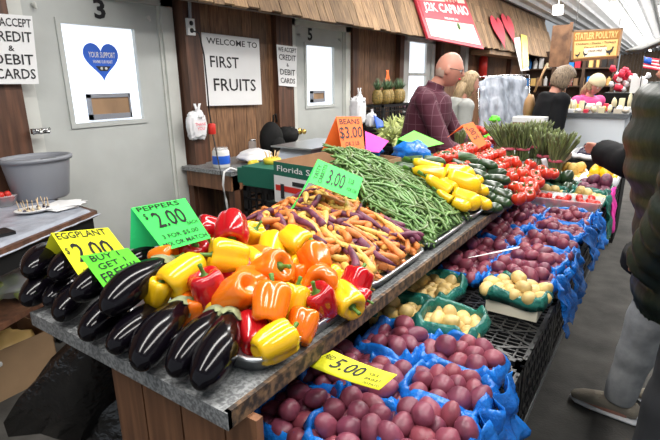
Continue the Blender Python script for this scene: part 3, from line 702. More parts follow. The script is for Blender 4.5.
for k, (x, y) in enumerate([(-.98, .80), (-1.02, .80), (-.94, .80), (-.74, .88), (-.84, .87), (-.94, .89), (-1.05, .88), (-.73, .98), (-.84, .97), (-.95, 1.0), (-1.06, 1.0), (-.74, 1.08), (-.86, 1.08), (-1.0, 1.09)]):
    c_ = ('orange', 'yellow', 'red')[(k*2+k//3) % 3]; PP[c_][k % 3].put((x, y, .985+(.05 if k in (4, 5, 8, 9) else 0)), rq0(k), .95, c_+' bell pepper buried at the bottom of the pepper pile', 'buried '+c_+' bell peppers in the tray', 'pepper')

# eggplants (tip at origin, axis +Z to stem)
def egg_proto(seed):
    Lg = .23; rn = random.Random(seed); bend = rn.uniform(-.012, .012)
    prof = [(0, 0), (.35, .02), (.62, .07), (.84, .17), (.97, .30), (1, .42), (.94, .56), (.80, .70), (.66, .82), (.56, .92), (.50, .985)]
    fb = lambda v, th, t: Vector((v.x+bend*math.sin(PI*v.z/Lg), v.y, v.z))
    # smooth the profile
    pr = []
    for i in range(len(prof)-1):
        for k in range(2): a = k/2; pr.append((prof[i][0]*(1-a)+prof[i+1][0]*a, prof[i][1]*(1-a)+prof[i+1][1]*a))
    pr.append(prof[-1])
    o = MB().lathe([(r*.043, z*Lg) for r, z in prof], 28, fn=fb).build('eggplant', 'egg', loc=(0, 0, 0), subsurf=1); o['category'] = 'eggplant'
    def fc(v, th, t):
        j = abs(math.sin(th*2.5+seed)); 
        if t < .01: v = Vector((v.x, v.y, v.z-.022*(1-j)**1.0+.006))
        return fb(v, th, t)
    m = MB(); m.lathe([(.0318, Lg*.865), (.0278, Lg*.94), (.0225, Lg*1.0), (.012, Lg*1.03), (.006, Lg*1.06), (.0055, Lg*1.13), (.004, Lg*1.135)], 30, fn=fc); m.build('eggplant_calyx', 'eggcal', o, loc=(0, 0, 0))
    return Proto(o)
EP = [egg_proto(k) for k in range(3)]
eggs = [ # tip px, stem px, z tip, z stem, scale, label, sticker
 ((199, 388), (229, 319), .965, 1.0, 1.08, 'frontmost glossy eggplant with a white sticker near its tip at the counter corner', 1),
 ((171, 375), (213, 321), .963, .995, .98, 'eggplant lying left of the frontmost one', 0),
 ((137, 368), (184, 307), .968, 1.0, 1.08, 'eggplant with a pale sticker in the middle of the front row', 1),
 ((110, 350), (168, 297), .962, .972, 1.0, 'eggplant tucked under the large upper one in the front row', 0),
 ((82, 338), (125, 300), .966, .985, 1.0, 'eggplant with broad tip over the counter edge left of centre', 0),
 ((57, 318), (95, 285), .962, .975, .98, 'low eggplant below the green offer card near the counter left end', 0),
 ((46, 304), (78, 275), .962, .972, .9, 'low eggplant wedged second from the counter left end', 0),
 ((24, 303), (62, 272), .963, .975, 1.0, 'leftmost low eggplant at the counter left corner', 0),
 ((103, 312), (164, 266), 1.035, 1.065, 1.12, 'large upper eggplant lying across the others beside the green offer card', 0),
 ((73, 298), (118, 262), 1.03, 1.05, .98, 'upper eggplant under the green offer card', 0),
 ((52, 278), (88, 250), 1.035, 1.045, .95, 'upper eggplant under the yellow eggplant card', 0),
 ((28, 274), (64, 243), 1.035, 1.045, 1.0, 'upper leftmost eggplant on the pile', 0),
 ((118, 268), (165, 248), 1.02, 1.04, .95, 'eggplant behind the price cards at the back of the pile', 0),
]
for i, (a, c, z0, z1, s_, lb, st) in enumerate(eggs):
    A = at_z(*a, z0); B = at_z(*c, z1); d = (B-A).normalized()
    o = EP[i % 3].put(A, qdir(d, i*2.1), s_, lb, 'eggplants piled at the front of the counter', 'eggplant')
    if st:
        p = A+d*.07*s_*(1 if i == 0 else 1.3); v = (CP-p); v = (v-d*v.dot(d)).normalized(); sd = d.cross(v); rr = .037*s_
        def sf(u, w_, p=p, d=d, v=v, sd=sd, rr=rr): 
            a_ = (u-.5)*.5-.15; return p + d*(w_-.5)*.022 + (v*math.cos(a_)+sd*math.sin(a_))*(rr*(.96 if True else 1)+.0035)
        s2 = MB().grid(sf, 6, 3, .0005).build('sticker', 'paper')
        s2.parent = o; s2.matrix_parent_inverse = (Matrix.Translation(o.location) @ o.rotation_quaternion.to_matrix().to_4x4() @ Matrix.Diagonal((*o.scale, 1))).inverted()

# potatoes
def potato_proto(name, seed, m, r, el):
    def f(v):
        w = 1+.10*noise.noise(v*1.1+Vector((seed*7, 0, 0)))+.03*noise.noise(v*3+Vector((0, seed*5, 0)))
        for k in range(5):
            e = Vector((math.sin(seed+k*2.4), math.cos(seed*2+k*1.7), math.sin(k*1.1+seed))).normalized(); dd = (v-e).length
            w -= .05*math.exp(-(dd/.13)**2)
        return v*w
    o = MB().ball((0, 0, 0), (r*el[0], r*el[1], r*el[2]), 20, 14, fn=f).build(name, m, loc=(0, 0, 0)); o['category'] = 'potato'; return Proto(o)
RP = [potato_proto('red_potato', k, 'redpot', .0305, e) for k, e in enumerate(((1.2, .95, .88), (1.0, 1.0, .9), (1.35, .92, .85), (1.1, 1.0, .92)))]
YP = [potato_proto('yellow_potato', k+9, 'yelpot', .029, e) for k, e in enumerate(((1.15, .95, .88), (1.0, 1.0, .92), (1.32, .95, .88)))]
def rq(flat=.5):
    return Quaternion((random.gauss(0, 1), random.gauss(0, 1), random.gauss(0, 1), random.gauss(0, 1))).normalized()
def pack(n_, x0, x1, y0, y1, z0, r, zf=None, it=160, seed=0, jr=.1):
    """drop n spheres into a box and relax them"""
    rs = np.random.RandomState(seed); P_ = np.stack([rs.uniform(x0+r, x1-r, n_), rs.uniform(y0+r, y1-r, n_), z0+r+rs.uniform(0, .2, n_)], 1); rad = r*(1+jr*rs.uniform(-1, 1, n_))
    for k in range(it):
        P_[:, 2] -= .004
        P_[:, 0] += ((x0+x1)/2-P_[:, 0])*.01; P_[:, 1] += ((y0+y1)/2-P_[:, 1])*.01
        for _ in range(3):
            D = P_[:, None]-P_[None]; dist = np.sqrt((D**2).sum(-1))+1e-9; ov = (rad[:, None]+rad[None])*.97-dist; np.fill_diagonal(ov, 0)
            m_ = ov > 0; P_ += ((D/dist[..., None])*(ov*m_*.5)[..., None]).sum(1)*.6
            zz = np.array([zf(a, b) for a, b in P_[:, :2]]) if zf else z0
            P_[:, 2] = np.maximum(P_[:, 2], zz+rad*.9); P_[:, 0] = np.clip(P_[:, 0], x0+rad*.9, x1-rad*.9); P_[:, 1] = np.clip(P_[:, 1], y0+rad*.9, y1-rad*.9)
    return P_, rad/r
def bag(name, label, cx, cy, sx, sy, z0, z1, m, seed, lip=.02, drop=.05):
    """open plastic bag: wrinkled walls, folded-over uneven rim"""
    n_ = 56; rn = random.Random(seed)
    def ring(k, s, z, amp, fz):
        o = []
        for j in range(n_):
            th = 2*PI*j/n_; c_, s__ = math.cos(th), math.sin(th); e = .45
            x = (sx/2+s)*math.copysign(abs(c_)**e, c_); y = (sy/2+s)*math.copysign(abs(s__)**e, s__)
            w = amp*(noise.noise(Vector((math.cos(th)*3+seed, math.sin(th)*3, z*9)))+.7*noise.noise(Vector((math.cos(th)*9, math.sin(th)*9+seed, z*14))))
            ln = math.hypot(x, y); zz = z+fz*noise.noise(Vector((math.cos(th)*2.2+seed*3, math.sin(th)*2.2, 0)))
            o.append(Vector((cx+x*(1+w/ln), cy+y*(1+w/ln), zz)))
        return o
    rs = [ring(0, -.02, z0+.004, .004, 0), ring(1, -.008, z0+.02, .006, 0), ring(2, -.004, z0+(z1-z0)*.5, .008, 0), ring(3, -.002, z1-.006, .006, .03), ring(4, .004, z1+.004, .006, .035), ring(5, lip*.6, z1-.004, .010, .035),
          ring(6, lip, z1-drop*.4, .014, .03), ring(7, lip*.9, z1-drop, .016, .02), ring(8, lip*.8, z0+(z1-z0)*.3, .014, 0), ring(9, .0, z0+.001, .01, 0)]
    vs = [v for r_ in rs for v in r_]; fs = [(i*n_+j, i*n_+(j+1) % n_, (i+1)*n_+(j+1) % n_, (i+1)*n_+j) for i in range(len(rs)-1) for j in range(n_)]
    fs += [tuple(range(n_))[::-1], tuple((len(rs)-1)*n_+j for j in range(n_))]
    return tag(MB().add(vs, fs).build(name, m), label, 'bag')
GB = 'blue bags of red potatoes'; ZB = .682
# (cx, cy, sx, sy, z1, n, kind, place words, label for potatoes)
bags = [
 (-.685, .83, .15, .17, .745, 9, 'r', 'at the near end tucked against the counter side'),
 (-.515, .845, .17, .19, .765, 14, 'r', 'holding the potatoes below the yellow price card'),
 (-.345, .905, .165, .17, .785, 16, 'r', 'frontmost, right of the yellow card'),
 (-.695, 1.055, .14, .2, .755, 11, 'r', 'under the counter edge behind the yellow card'),
 (-.545, 1.05, .14, .18, .76, 11, 'r', 'directly behind the yellow price card'),
 (-.375, 1.095, .20, .17, .785, 17, 'r', 'second from the front on the aisle side'),
 (-.615, 1.26, .19, .18, .77, 14, 'r', 'beside the corner of the pepper tray'),
 (-.40, 1.28, .21, .15, .775, 15, 'r', 'just before the empty crate on the aisle side'),
 (-.70, 1.47, .14, .18, .76, 10, 'y', 'under the carrot tray edge'),
 (-.515, 1.50, .19, .20, .775, 14, 'y', 'with its green side facing the empty crate'),
 (-.68, 1.74, .17, .26, .765, 14, 'y', 'behind the loose white flag, near the counter'),
 (-.38, 1.83, .22, .14, .79, 10, 'y', 'standing on the white box by the aisle'),
 (-.41, 2.04, .24, .18, .785, 16, 'r', 'just beyond the yellow potatoes on the aisle side'),
 (-.65, 2.05, .18, .24, .775, 13, 'r', 'just beyond the yellow potatoes near the counter'),
 (-.40, 2.29, .24, .22, .785, 17, 'r', 'fourth from the far end on the aisle side'),
 (-.65, 2.33, .18, .24, .775, 13, 'r', 'beside the squash near the counter'),
 (-.40, 2.55, .24, .22, .785, 17, 'r', 'third from the far end on the aisle side'),
 (-.65, 2.61, .18, .24, .775, 13, 'r', 'beside the zucchini near the counter'),
 (-.40, 2.84, .24, .25, .79, 16, 'r', 'second from the far end on the aisle side'),
 (-.65, 2.9, .18, .25, .775, 12, 'r', 'beside the tomatoes near the counter'),
 (-.40, 3.15, .24, .27, .79, 16, 'r', 'farthest before the pink fruit tray'),
 (-.65, 3.2, .18, .27, .775, 12, 'r', 'farthest by the counter before the pink fruit tray'),
]
tot = 0; low = MB()
for i, (cx, cy, sx, sy, z1, n_, kd, wd_) in enumerate(bags):
    z1 -= .012 if i < 12 else .032; n_ = int(n_*(1.7 if i < 12 else 1.8)); r_ = .028 if kd == 'r' else .026
    zb = ZB + (.05 if i == 11 else 0) + (.012 if i > 11 else 0)
    bag('blue_bag' if kd == 'r' else 'green_bag', ('blue bag of red potatoes ' if kd == 'r' else 'green bag of yellow potatoes ')+wd_, cx, cy, sx, sy, zb, z1, 'blue' if kd == 'r' else 'greenbag', i*3+1)
    ctr_, sc_ = pack(n_, cx-sx/2-.012, cx+sx/2+.012, cy-sy/2-.012, cy+sy/2+.012, zb+.006, r_, seed=i)
    top_ = set(np.argsort(-ctr_[:, 2])[:(16 if i < 12 else 15)])
    for j, (p, s_) in enumerate(zip(ctr_, sc_)):
        if kd == 'r' and j not in top_:
            q_ = rq().to_matrix(); low.add([Vector(p)+q_ @ (v.co*float(s_)) for v in RP[j % 4].o.data.vertices], [tuple(f.vertices) for f in RP[j % 4].o.data.polygons]); continue
        pr = (RP if kd == 'r' else YP)[(i+j) % (4 if kd == 'r' else 3)]
        pr.put(Vector(p), rq(), float(s_), ('red potato in the blue bag ' if kd == 'r' else 'yellow potato in the green bag ')+wd_, ('red potatoes in the bag ' if kd == 'r' else 'yellow potatoes in the bag ')+wd_, 'potato'); tot += 1
tag(MB().bb(-.47, -.28, 1.755, 1.90, .682, .728).build('foam_box', 'cream', smooth=False), 'cream box lying on the empty crate under the green bag of yellow potatoes', 'box')
tag(low.build('red_potato_heap', 'redpot'), 'lower layers of red potatoes showing between the top ones in the blue bags', 'potatoes', kind='stuff')
# white flag / pen-like tag over the potatoes
A = at_z(468, 258, .86); B = at_z(519, 248, .87); s_ = Vector((0, .02, 0))
tag(MB().quad(A+Vector((.004, .006, 0)), B+s_, B-s_*.3, A-Vector((0, .006, 0)), .002).build('paper_flag', 'paper'), 'long white paper strip lying over the red potatoes behind the green bag', 'tag')
# hanging bag skirts on aisle side
for i, (y, z, m_, lb) in enumerate(((2.05, .66, 'blue', 'second blue bag skirt hanging toward the aisle from the near red potatoes'), (2.36, .65, 'blue', 'blue bag skirt hanging in the middle of the aisle side'), (2.85, .66, 'blue', 'far blue bag skirt hanging toward the aisle'), (1.12, .66, 'blue', 'blue bag skirt draping down beside the empty crate'), (.9, .64, 'blue', 'front blue bag skirt draping at the bottom edge of the photo'), (3.2, .66, 'blue', 'farthest blue bag skirt by the pink bag'))):
    def sk(u, v, y=y, z=z, i=i):
        return Vector((-.245+.05*v+.02*noise.noise(Vector((u*5, v*4, i*3)))*2, y-.13+.26*u+.02*noise.noise(Vector((u*3, v*3, i))), z+.11-.20*v-.04*noise.noise(Vector((u*4, i*2, 0)))))
    tag(MB().grid(sk, 24, 14, .0015).build('bag_skirt', m_), lb, 'bag')

# carrots
def carrot_proto(seed, m, nm):
    rn = random.Random(seed); L = rn.uniform(.115, .145); bd = rn.uniform(-.012, .012); b2 = rn.uniform(-.006, .006); k = 9; pts = []; rad = []
    for i in range(k):
        t = i/(k-1); pts.append((bd*math.sin(PI*t), b2*math.sin(2*PI*t), L*(t-.5))); rad.append(.002+.0125*min(1, (t*1.08))**.55*(1 if t < .97 else .75))
    pts.append((0, 0, L*.5+.002)); rad.append(.004)
    o = MB().tube(pts, rad, 10, fn=lambda t, th: 1+.05*noise.noise(Vector((t*12, math.cos(th), seed)))).build(nm, m, loc=(0, 0, 0)); o['category'] = 'carrot'
    return Proto(o)
CPR = {'orange': [carrot_proto(k, 'caro', 'orange_carrot') for k in range(4)], 'yellow': [carrot_proto(k+10, 'cary', 'yellow_carrot') for k in range(3)], 'purple': [carrot_proto(k+20, 'carp', 'purple_carrot') for k in range(3)]}
def zcar(x, y):
    t = min(max((-.66-x)/.45, 0), 1); u = min(max((y-1.16)/.4, 0), 1)
    return .968+.115*math.sin(t*PI/2)+ .04*u*t - max(0, (-1.12-x))*.35
def slope_frame(zf, x, y):
    e = .02; nx = Vector((2*e, 0, zf(x+e, y)-zf(x-e, y))); ny = Vector((0, 2*e, zf(x, y+e)-zf(x, y-e))); return nx.normalized(), ny.normalized(), nx.cross(ny).normalized()
def mixmat():
    m = mat('mixed_carrot_skins', (.7, .3, .05), .5, bump=.15, bscale=150); nt = m.node_tree
    g = nt.nodes.new('ShaderNodeNewGeometry'); cr = nt.nodes.new('ShaderNodeValToRGB'); cr.color_ramp.interpolation = 'CONSTANT'
    e = cr.color_ramp.elements; e[0].color = (.60, .19, .04, 1); e[1].position = .4; e[1].color = (.62, .40, .11, 1)
    for p_, c_ in ((.68, (.14, .028, .06, 1)), (.85, (.66, .25, .06, 1))): k_ = e.new(p_); k_.color = c_
    nt.links.new(g.outputs['Random Per Island'], cr.inputs[0]); nt.links.new(cr.outputs[0], nt.nodes['Principled BSDF'].inputs['Base Color']); return m
MT['carmix'] = mixmat()
def ycar(x): return 1.6+.6*max(0, -.92-x)
def carrot_pts(rn, L):
    bd = rn.uniform(-.012, .012); b2 = rn.uniform(-.006, .006); pts = []; rad = []
    for i in range(9):
        t = i/8; pts.append(Vector((bd*math.sin(PI*t), b2*math.sin(2*PI*t), L*(t-.5)))); rad.append(.002+.0125*min(1, (t*1.08))**.55*(1 if t < .97 else .7))
    return pts, rad
rn = random.Random(11); mass = MB()
mass.grid(lambda u, v: (lambda x: Vector((x, 1.19+(ycar(x)-1.19)*v, max(.935, zcar(x, 1.19+(ycar(x)-1.19)*v)-.055-.03*(v < .05 or v > .95)))))(-1.26+.55*u), 24, 24, .01)
def car_place():
    x = rn.uniform(-1.25, -.69); y = 1.185+rn.random()*(ycar(x)-1.2); ex, ey, ez = slope_frame(zcar, x, y); a = rn.gauss(-.3, 1.0) + (PI if rn.random() < .5 else 0)
    return x, y, (ex*math.cos(a)+ey*math.sin(a)+ez*rn.uniform(-.15, .15)).normalized(), ez
for k in range(330):
    x, y, d, ez = car_place(); x = min(max(x, -1.30), -.72); p_, r_ = carrot_pts(rn, rn.uniform(.10, .14)); s_ = d.cross(ez).normalized(); e_ = s_.cross(d); c_ = Vector((x, y, zcar(x, y)-rn.uniform(.022, .045)))
    mass.tube([c_+s_*p.x+e_*p.y+d*p.z for p in p_], r_, 8)
tag(mass.build('carrot_heap', 'carmix'), 'packed lower layer of mixed carrots filling the tray beneath the top ones', 'carrots', kind='stuff')
cells = []
for lay in range(3):
    for i in range(9):
        for j in range(10):
            x = -1.25+.55*(i+.5+random.uniform(-.4, .4))/9; cells.append((lay, x, 1.185+(ycar(x)-1.20)*(j+.5+random.uniform(-.4, .4))/10))
for lay, x, y in cells:
    if lay == 2 and random.random() < .3: continue
    ex, ey, ez = slope_frame(zcar, x, y); a = random.gauss(-.3, .95) + (PI if random.random() < .5 else 0)
    d = ex*math.cos(a)+ey*math.sin(a)+ez*random.uniform(-.15, .15)
    x_ = min(max(x, -1.31), -.715)
    cl = random.choices(('orange', 'yellow', 'purple'), (.37, .35, .28))[0]
    pr = random.choice(CPR[cl]); zz = zcar(x_, y)-.012+lay*.013
    pr.put((x_, y, zz), qdir(d, random.random()*6), random.uniform(.8, 1.12), {'orange': 'slender orange carrot in the mixed carrot tray behind the peppers', 'yellow': 'pale yellow carrot in the mixed carrot tray behind the peppers', 'purple': 'dark purple carrot in the mixed carrot tray behind the peppers'}[cl], cl+' carrots in the mixed tray', 'carrot')

# green beans
def zbean(x, y):
    t = min(max((-.66-x)/.52, 0), 1); u = (y-1.75)
    return .960+.255*t**.85 + .05*t*max(0, 1-abs(u)/.3) - max(0, y-2.0)*.35*t
def bean_pts(rn):
    L = rn.uniform(.075, .11); bd = rn.uniform(-.016, .016); bz = rn.uniform(-.006, .006); pts = []; rad = []
    for i in range(8):
        t = i/7; pts.append(Vector((L*(t-.5), bd*math.sin(PI*t), bz*math.sin(PI*t)))); rad.append(.0049*min(1, .25+4*t*(1-t)*1.6))
    return pts, rad
BP = []
for k in range(6):
    p_, r_ = bean_pts(random.Random(k)); o = MB().tube(p_, r_, 7).build('green_bean', 'bean', loc=(0, 0, 0)); o['category'] = 'bean'; BP.append(Proto(o))
rn = random.Random(3); mass = MB(); y1lim = lambda x: 2.06+.16*min(1, max(0, (-.66-x)/.5)); y0lim = lambda x: ycar(x)+.0
mass.grid(lambda u, v: (lambda x: Vector((x, y0lim(x)+(y1lim(x)-y0lim(x))*v, max(.935, zbean(x, y0lim(x)+(y1lim(x)-y0lim(x))*v)-.03-.05*(v < .04 or v > .96 or u < .04)))))(-1.20+.52*u), 24, 24, .01)
def bean_place(top):
    x = rn.uniform(-1.21, -.68); y = y0lim(x)-.02+rn.random()*(y1lim(x)-y0lim(x)+.03)
    ex, ey, ez = slope_frame(zbean, x, y); a = rn.gauss(-.25, .9); d = ex*math.cos(a)+ey*math.sin(a)+ez*rn.uniform(-.12, .12)
    return x, y, d.normalized(), ez
for k in range(900):
    x, y, d, ez = bean_place(False); p_, r_ = bean_pts(rn); s_ = d.cross(ez).normalized(); e_ = s_.cross(d)
    c_ = Vector((x, y, zbean(x, y)+rn.uniform(-.018, .004))); mass.tube([c_+d*p.x+s_*p.y+e_*p.z for p in p_], r_, 6)
tag(mass.build('green_bean_heap', 'beanm'), 'heaped green beans filling the middle of the stall below the loose top ones', 'beans', kind='stuff')
for k in range(298):
    x, y, d, ez = bean_place(True); s_ = d.cross(ez).normalized(); e_ = s_.cross(d)
    q = Matrix((d, s_, e_)).transposed().to_quaternion()
    random.choice(BP).put((x, y, zbean(x, y)+rn.uniform(.004, .016)), q, rn.uniform(.9, 1.15), 'green bean lying loose on top of the bean heap', 'loose green beans on the heap', 'bean')

# squash, zucchini, cucumbers
def squash_proto(nm, m, seed, rb, rn_, L, stem_m='pstem'):
    k = 20; pts = []; rad = []
    for i in range(k):
        t = i/(k-1); pts.append((.012*math.sin(PI*t)*(1 if seed % 2 else -1), 0, L*t)); r_ = rb+(rn_-rb)*t**1.3
        e = math.sqrt(max(0, 1-((.22-t)/.22)**2)) if t < .22 else (1 if t < .9 else 1-.5*((t-.9)/.1)**2); rad.append(max(.004, r_*e))
    o = MB().tube(pts, rad, 18, fn=lambda t, th: 1+.02*math.cos(6*th)).build(nm, m, loc=(0, 0, 0)); o['category'] = 'squash'
    MB().tube([(0, 0, L-.003), (0, 0, L+.012), (.003, 0, L+.03)], [rn_*.8, rn_*.45, rn_*.5], 6).build('stem', stem_m, o, loc=(0, 0, 0)); return Proto(o)
SQ = [squash_proto('yellow_squash', 'squash', k, .034, .014, .20+.01*k) for k in range(2)]; ZU = [squash_proto('zucchini', 'zuc', k, .027, .019, .19) for k in range(2)]; CU = [squash_proto('cucumber', 'cuke', k, .026, .024, .22) for k in range(2)]
def lay(pr, bx, by, sx_, sy_, w0, w1, s_, lb, g, cat):
    A = at_w(bx, by, w0); B = at_w(sx_, sy_, w1); pr.put(A, qdir(B-A), s_, lb, g, cat)
gq = 'yellow squash pile'
for i, (bx, by, sx_, sy_, w0, w1, s_, lb) in enumerate((
  (473, 176, 431, 165, 2.32, 2.42, 1.1, 'topmost long yellow squash on the squash pile'), (478, 190, 433, 176, 2.25, 2.34, 1.12, 'second yellow squash under the topmost one'),
  (479, 205, 447, 187, 2.14, 2.22, 1.0, 'fat yellow squash at the front of the squash pile near the tray edge'), (456, 190, 432, 180, 2.24, 2.32, .85, 'yellow squash low on the left beside the beans'),
  (481, 181, 450, 172, 2.40, 2.48, .8, 'yellow squash with its end showing right behind the second one'), (486, 194, 455, 184, 2.32, 2.40, .85, 'yellow squash end showing above the front fat one'),
  (468, 208, 448, 196, 2.10, 2.16, .75, 'lowest yellow squash touching the green beans'), (489, 208, 462, 196, 2.22, 2.3, .8, 'small yellow squash at the tray edge next to the zucchini'), )):
    lay(SQ[i % 2], bx+3, by, sx_, sy_, w0, w0+.05, s_*(1.42 if i < 3 else 1.15), lb, gq, 'squash')
for i, (bx, by, sx_, sy_, w) in enumerate(((449, 157, 412, 156, 2.75), (446, 163, 408, 162, 2.6), (440, 168, 408, 166, 2.5), (478, 160, 446, 157, 2.75), (492, 164, 462, 160, 2.75))):
    lay(CU[i % 2], bx, by, sx_, sy_, w, w+.06, 1.1, 'dark green cucumber lying behind the yellow squash', 'cucumbers behind the squash', 'cucumber')
zs = [(486, 170), (498, 168), (507, 172), (490, 180), (501, 179), (511, 182), (494, 191), (504, 190), (513, 193), (497, 201), (506, 200), (512, 205), (503, 209), (493, 210), (486, 200), (514, 200)]
for i, (x, y) in enumerate(zs):
    w = 2.66-(y-168)*.0085; lay(ZU[i % 2], x, y, x-26, y-7+(i % 3)*3, w, w+.08, 1.12, 'dark zucchini stacked with its rounded end toward the aisle', 'zucchini stacked beside the squash', 'zucchini')

# tomatoes
def tomato_proto(seed):
    prof = [(0, .0), (.45, .02), (.8, .18), (.98, .42), (1, .6), (.9, .82), (.65, .96), (.35, .98), (.12, .90), (0, .88)]
    o = MB().lathe([(r*.036, (z-.5)*.06) for r, z in prof], 24, fn=lambda v, th, t: Vector((v.x*(1+.03*math.cos(5*th+seed)*t), v.y*(1+.03*math.cos(5*th+seed)*t), v.z))).build('tomato', 'tom', loc=(0, 0, 0)); o['category'] = 'tomato'
    m = MB()
    for k in range(5):
        a = 2*PI*k/5; m.tube([(0, 0, .0245), (.009*math.cos(a), .009*math.sin(a), .030), (.017*math.cos(a+.2), .017*math.sin(a+.2), .031)], [(.001, .002), (.001, .002), (.0005, .0006)], 5)
    m.tube([(0, 0, .024), (.001, 0, .036), (.005, 0, .045)], .0022, 6); m.build('calyx', 'tomg', o, loc=(0, 0, 0)); return Proto(o)
TP = [tomato_proto(k) for k in range(2)]
toms = [(508, 147), (524, 150), (538, 151), (548, 150), (505, 160), (516, 161), (530, 163), (543, 160), (552, 165), (522, 172), (534, 174), (512, 176), (526, 180), (538, 181), (547, 172), (521, 188), (531, 187), (519, 197), (541, 169), (528, 193), (553, 172), (500, 152), (515, 186)]
def ztom(x, y): return .985+.17*min(1, max(0, (-.64-x)/.42))
for i, (x, y) in enumerate(toms):
    p = march(x, y+2, ztom, 2)
    if p.y > 3.4: continue
    d = Vector((random.gauss(.3, .4), random.gauss(-.3, .4), 1)); TP[i % 2].put(p, qdir(d, i), random.uniform(1.0, 1.2), 'red tomato on the vine tomato pile beside the zucchini', 'vine tomatoes in the pile beside the asparagus', 'tomato')
for zz_ in range(4):
    for i in range(7):
        for j in range(11):
            x = -.70-.060*i-(0, .09, .19, .28)[zz_]; y = 2.62+.070*j
            if x < -1.06: continue
            TP[j % 2].put((x+random.uniform(-.008, .008), y+random.uniform(-.01, .01), .985+zz_*.047), qdir((random.gauss(0, .4), random.gauss(0, .4), 1)), random.uniform(.8, .95), 'red tomato low in the tomato tray under the pile', 'lower tomatoes in the tray', 'tomato')
for i in range(14):
    x = 456+i*4.3+random.uniform(-1, 1); y = 155+random.uniform(-2, 3); p = at_z(x, y, 1.0); p.y = min(p.y, 4.4); p.z = .955
    TP[i % 2].put(p, qdir((random.gauss(0, .4), random.gauss(0, .4), 1)), .85, 'red tomato in the back row behind the cucumbers', 'tomatoes in the back row behind the cucumbers', 'tomato')

# asparagus bunches
def asparagus(p, r_, h, n_, label, splay=.25, lean=(0, 0), seed=0):
    rn = random.Random(seed); t = empty('asparagus_bunch', p, label, 'asparagus'); m = MB()
    for k in range(n_):
        a = rn.random()*2*PI; q = math.sqrt(rn.random()); x, y = r_*q*math.cos(a), r_*q*math.sin(a); hh = h*rn.uniform(.82, 1.05)
        e = Vector((x*(1+splay*4)+lean[0], y*(1+splay*4)+lean[1], hh)); b0 = Vector((x, y, 0)); mid = Vector((x*.9, y*.9, hh*.35))+Vector((lean[0], lean[1], 0))*.25
        pts = [p+b0, p+mid, p+(mid+e)/2, p+mid.lerp(e, .8), p+mid.lerp(e, .9), p+e]
        m.tube(pts, [.0072, .007, .006, .0052, .0075, .001], 6)
    m.build('spears', 'asp', t)
    MB().lathe([(r_*1.03, h*.28), (r_*1.08, h*.3), (r_*1.08, h*.33), (r_*1.03, h*.35)], 20, off=p+Vector((lean[0]*.22, lean[1]*.22, 0))).build('rubber_band', 'band', t)
for i, (x, y, z, r_, h, n_, sp, ln, lb) in enumerate((
  (459, 160, .92, .035, .24, 45, .1, (0, 0), 'upright asparagus bunch under the orange price card, left of its pair'), (473, 162, .92, .035, .23, 45, .1, (0, 0), 'upright asparagus bunch under the orange price card, right of its pair'),
  (508, 160, .92, .055, .30, 80, .5, (-.06, 0), 'splayed asparagus bunch right of the orange price card'), (522, 160, .92, .055, .29, 80, .5, (-.03, 0), 'asparagus bunch behind the piled tomatoes'),
  (543, 168, .92, .05, .29, 80, .35, (0, 0), 'thick asparagus bunch right of the piled tomatoes'), (553, 173, .92, .045, .28, 70, .35, (.04, 0), 'asparagus bunch nearest the aisle at the counter edge'), (534, 158, .92, .05, .30, 70, .35, (0, .03), 'asparagus bunch farthest back in the group'))):
    asparagus(at_z(x, y, z), r_, h, n_, lb, sp, ln, i)

# ================================================================== PRICE CARDS
def tent(name, label, front, back, m, mb, lines, weight=.01, ink='ink', name2='back_flap'):
    tl, tr, br, bl = [at_w(*a) for a in front]; t = empty(name, (bl+br)/2, label, 'sign')
    n_ = ((tr-tl).cross(bl-tl)).normalized(); th = .0012 if n_.dot(CP-tl) > 0 else -.0012
    MB().quad(tl, tr, br, bl, th).build('front_flap', m, t, smooth=False)
    if back:
        q = [at_w(*a) for a in back]; MB().quad(q[0], q[1], q[2], q[3], .0012).build(name2, mb, t, smooth=False)
    if lines: write(t, tl, tr, br, bl, lines, ink, off=.002, weight=weight)
    return t
tent('price_card', 'green folded price card reading PEPPERS standing behind the peppers', [(131, 208, 1.45), (185, 198, 1.45), (211, 238, 1.33), (164, 251, 1.33)], [(131, 208, 1.451), (185, 198, 1.451), (185, 243, 1.51), (130, 249, 1.47)], 'grnc', 'tealc',
     [('PEPPERS', .46, .08, .78, .11), ('$', .13, .27, .06, .16), ('2.00', .52, .38, .58, .36), ('EACH', .86, .58, .2, .08), ('3 FOR $5.00', .52, .76, .72, .10), ('MIX OR MATCH', .52, .91, .9, .09)])
tent('price_card', 'yellow folded price card reading EGGPLANT resting on the eggplants', [(51, 233, 1.42), (108, 227.5, 1.42), (139, 268, 1.30), (80, 278, 1.30)], [(51, 233, 1.421), (108, 227.5, 1.421), (100, 252, 1.48), (43, 254, 1.46)], 'yelc', 'yelc',
     [('EGGPLANT', .48, .10, .86, .15), ('$', .08, .45, .06, .16), ('2.00', .5, .50, .66, .42), ('EACH', .22, .9, .2, .08)])
tent('offer_card', 'small lime green card reading BUY 1 GET 1 FREE overlapping the yellow card', [(80, 256, 1.285), (128, 248, 1.285), (144, 265, 1.24), (105, 289, 1.21)], None, 'limec', 'limec',
     [('BUY 1', .45, .16, .6, .2), ('GET 1', .48, .45, .6, .2), ('FREE!!!', .5, .77, .8, .26)])
tent('price_card', 'orange folded price card reading BEANS standing behind the beans', [(336, 116.5, 2.42), (361.5, 116.5, 2.42), (365, 153, 2.34), (343, 156, 2.34)], [(336, 116.5, 2.421), (361, 116.5, 2.421), (350, 152, 2.52), (322, 150, 2.48)], 'orgc', 'orgc',
     [('BEANS', .5, .14, .8, .14), ('$3.00', .5, .45, .95, .35), ('OR 2 LB', .5, .72, .6, .1), ('FOR 5.00', .5, .9, .7, .1)])
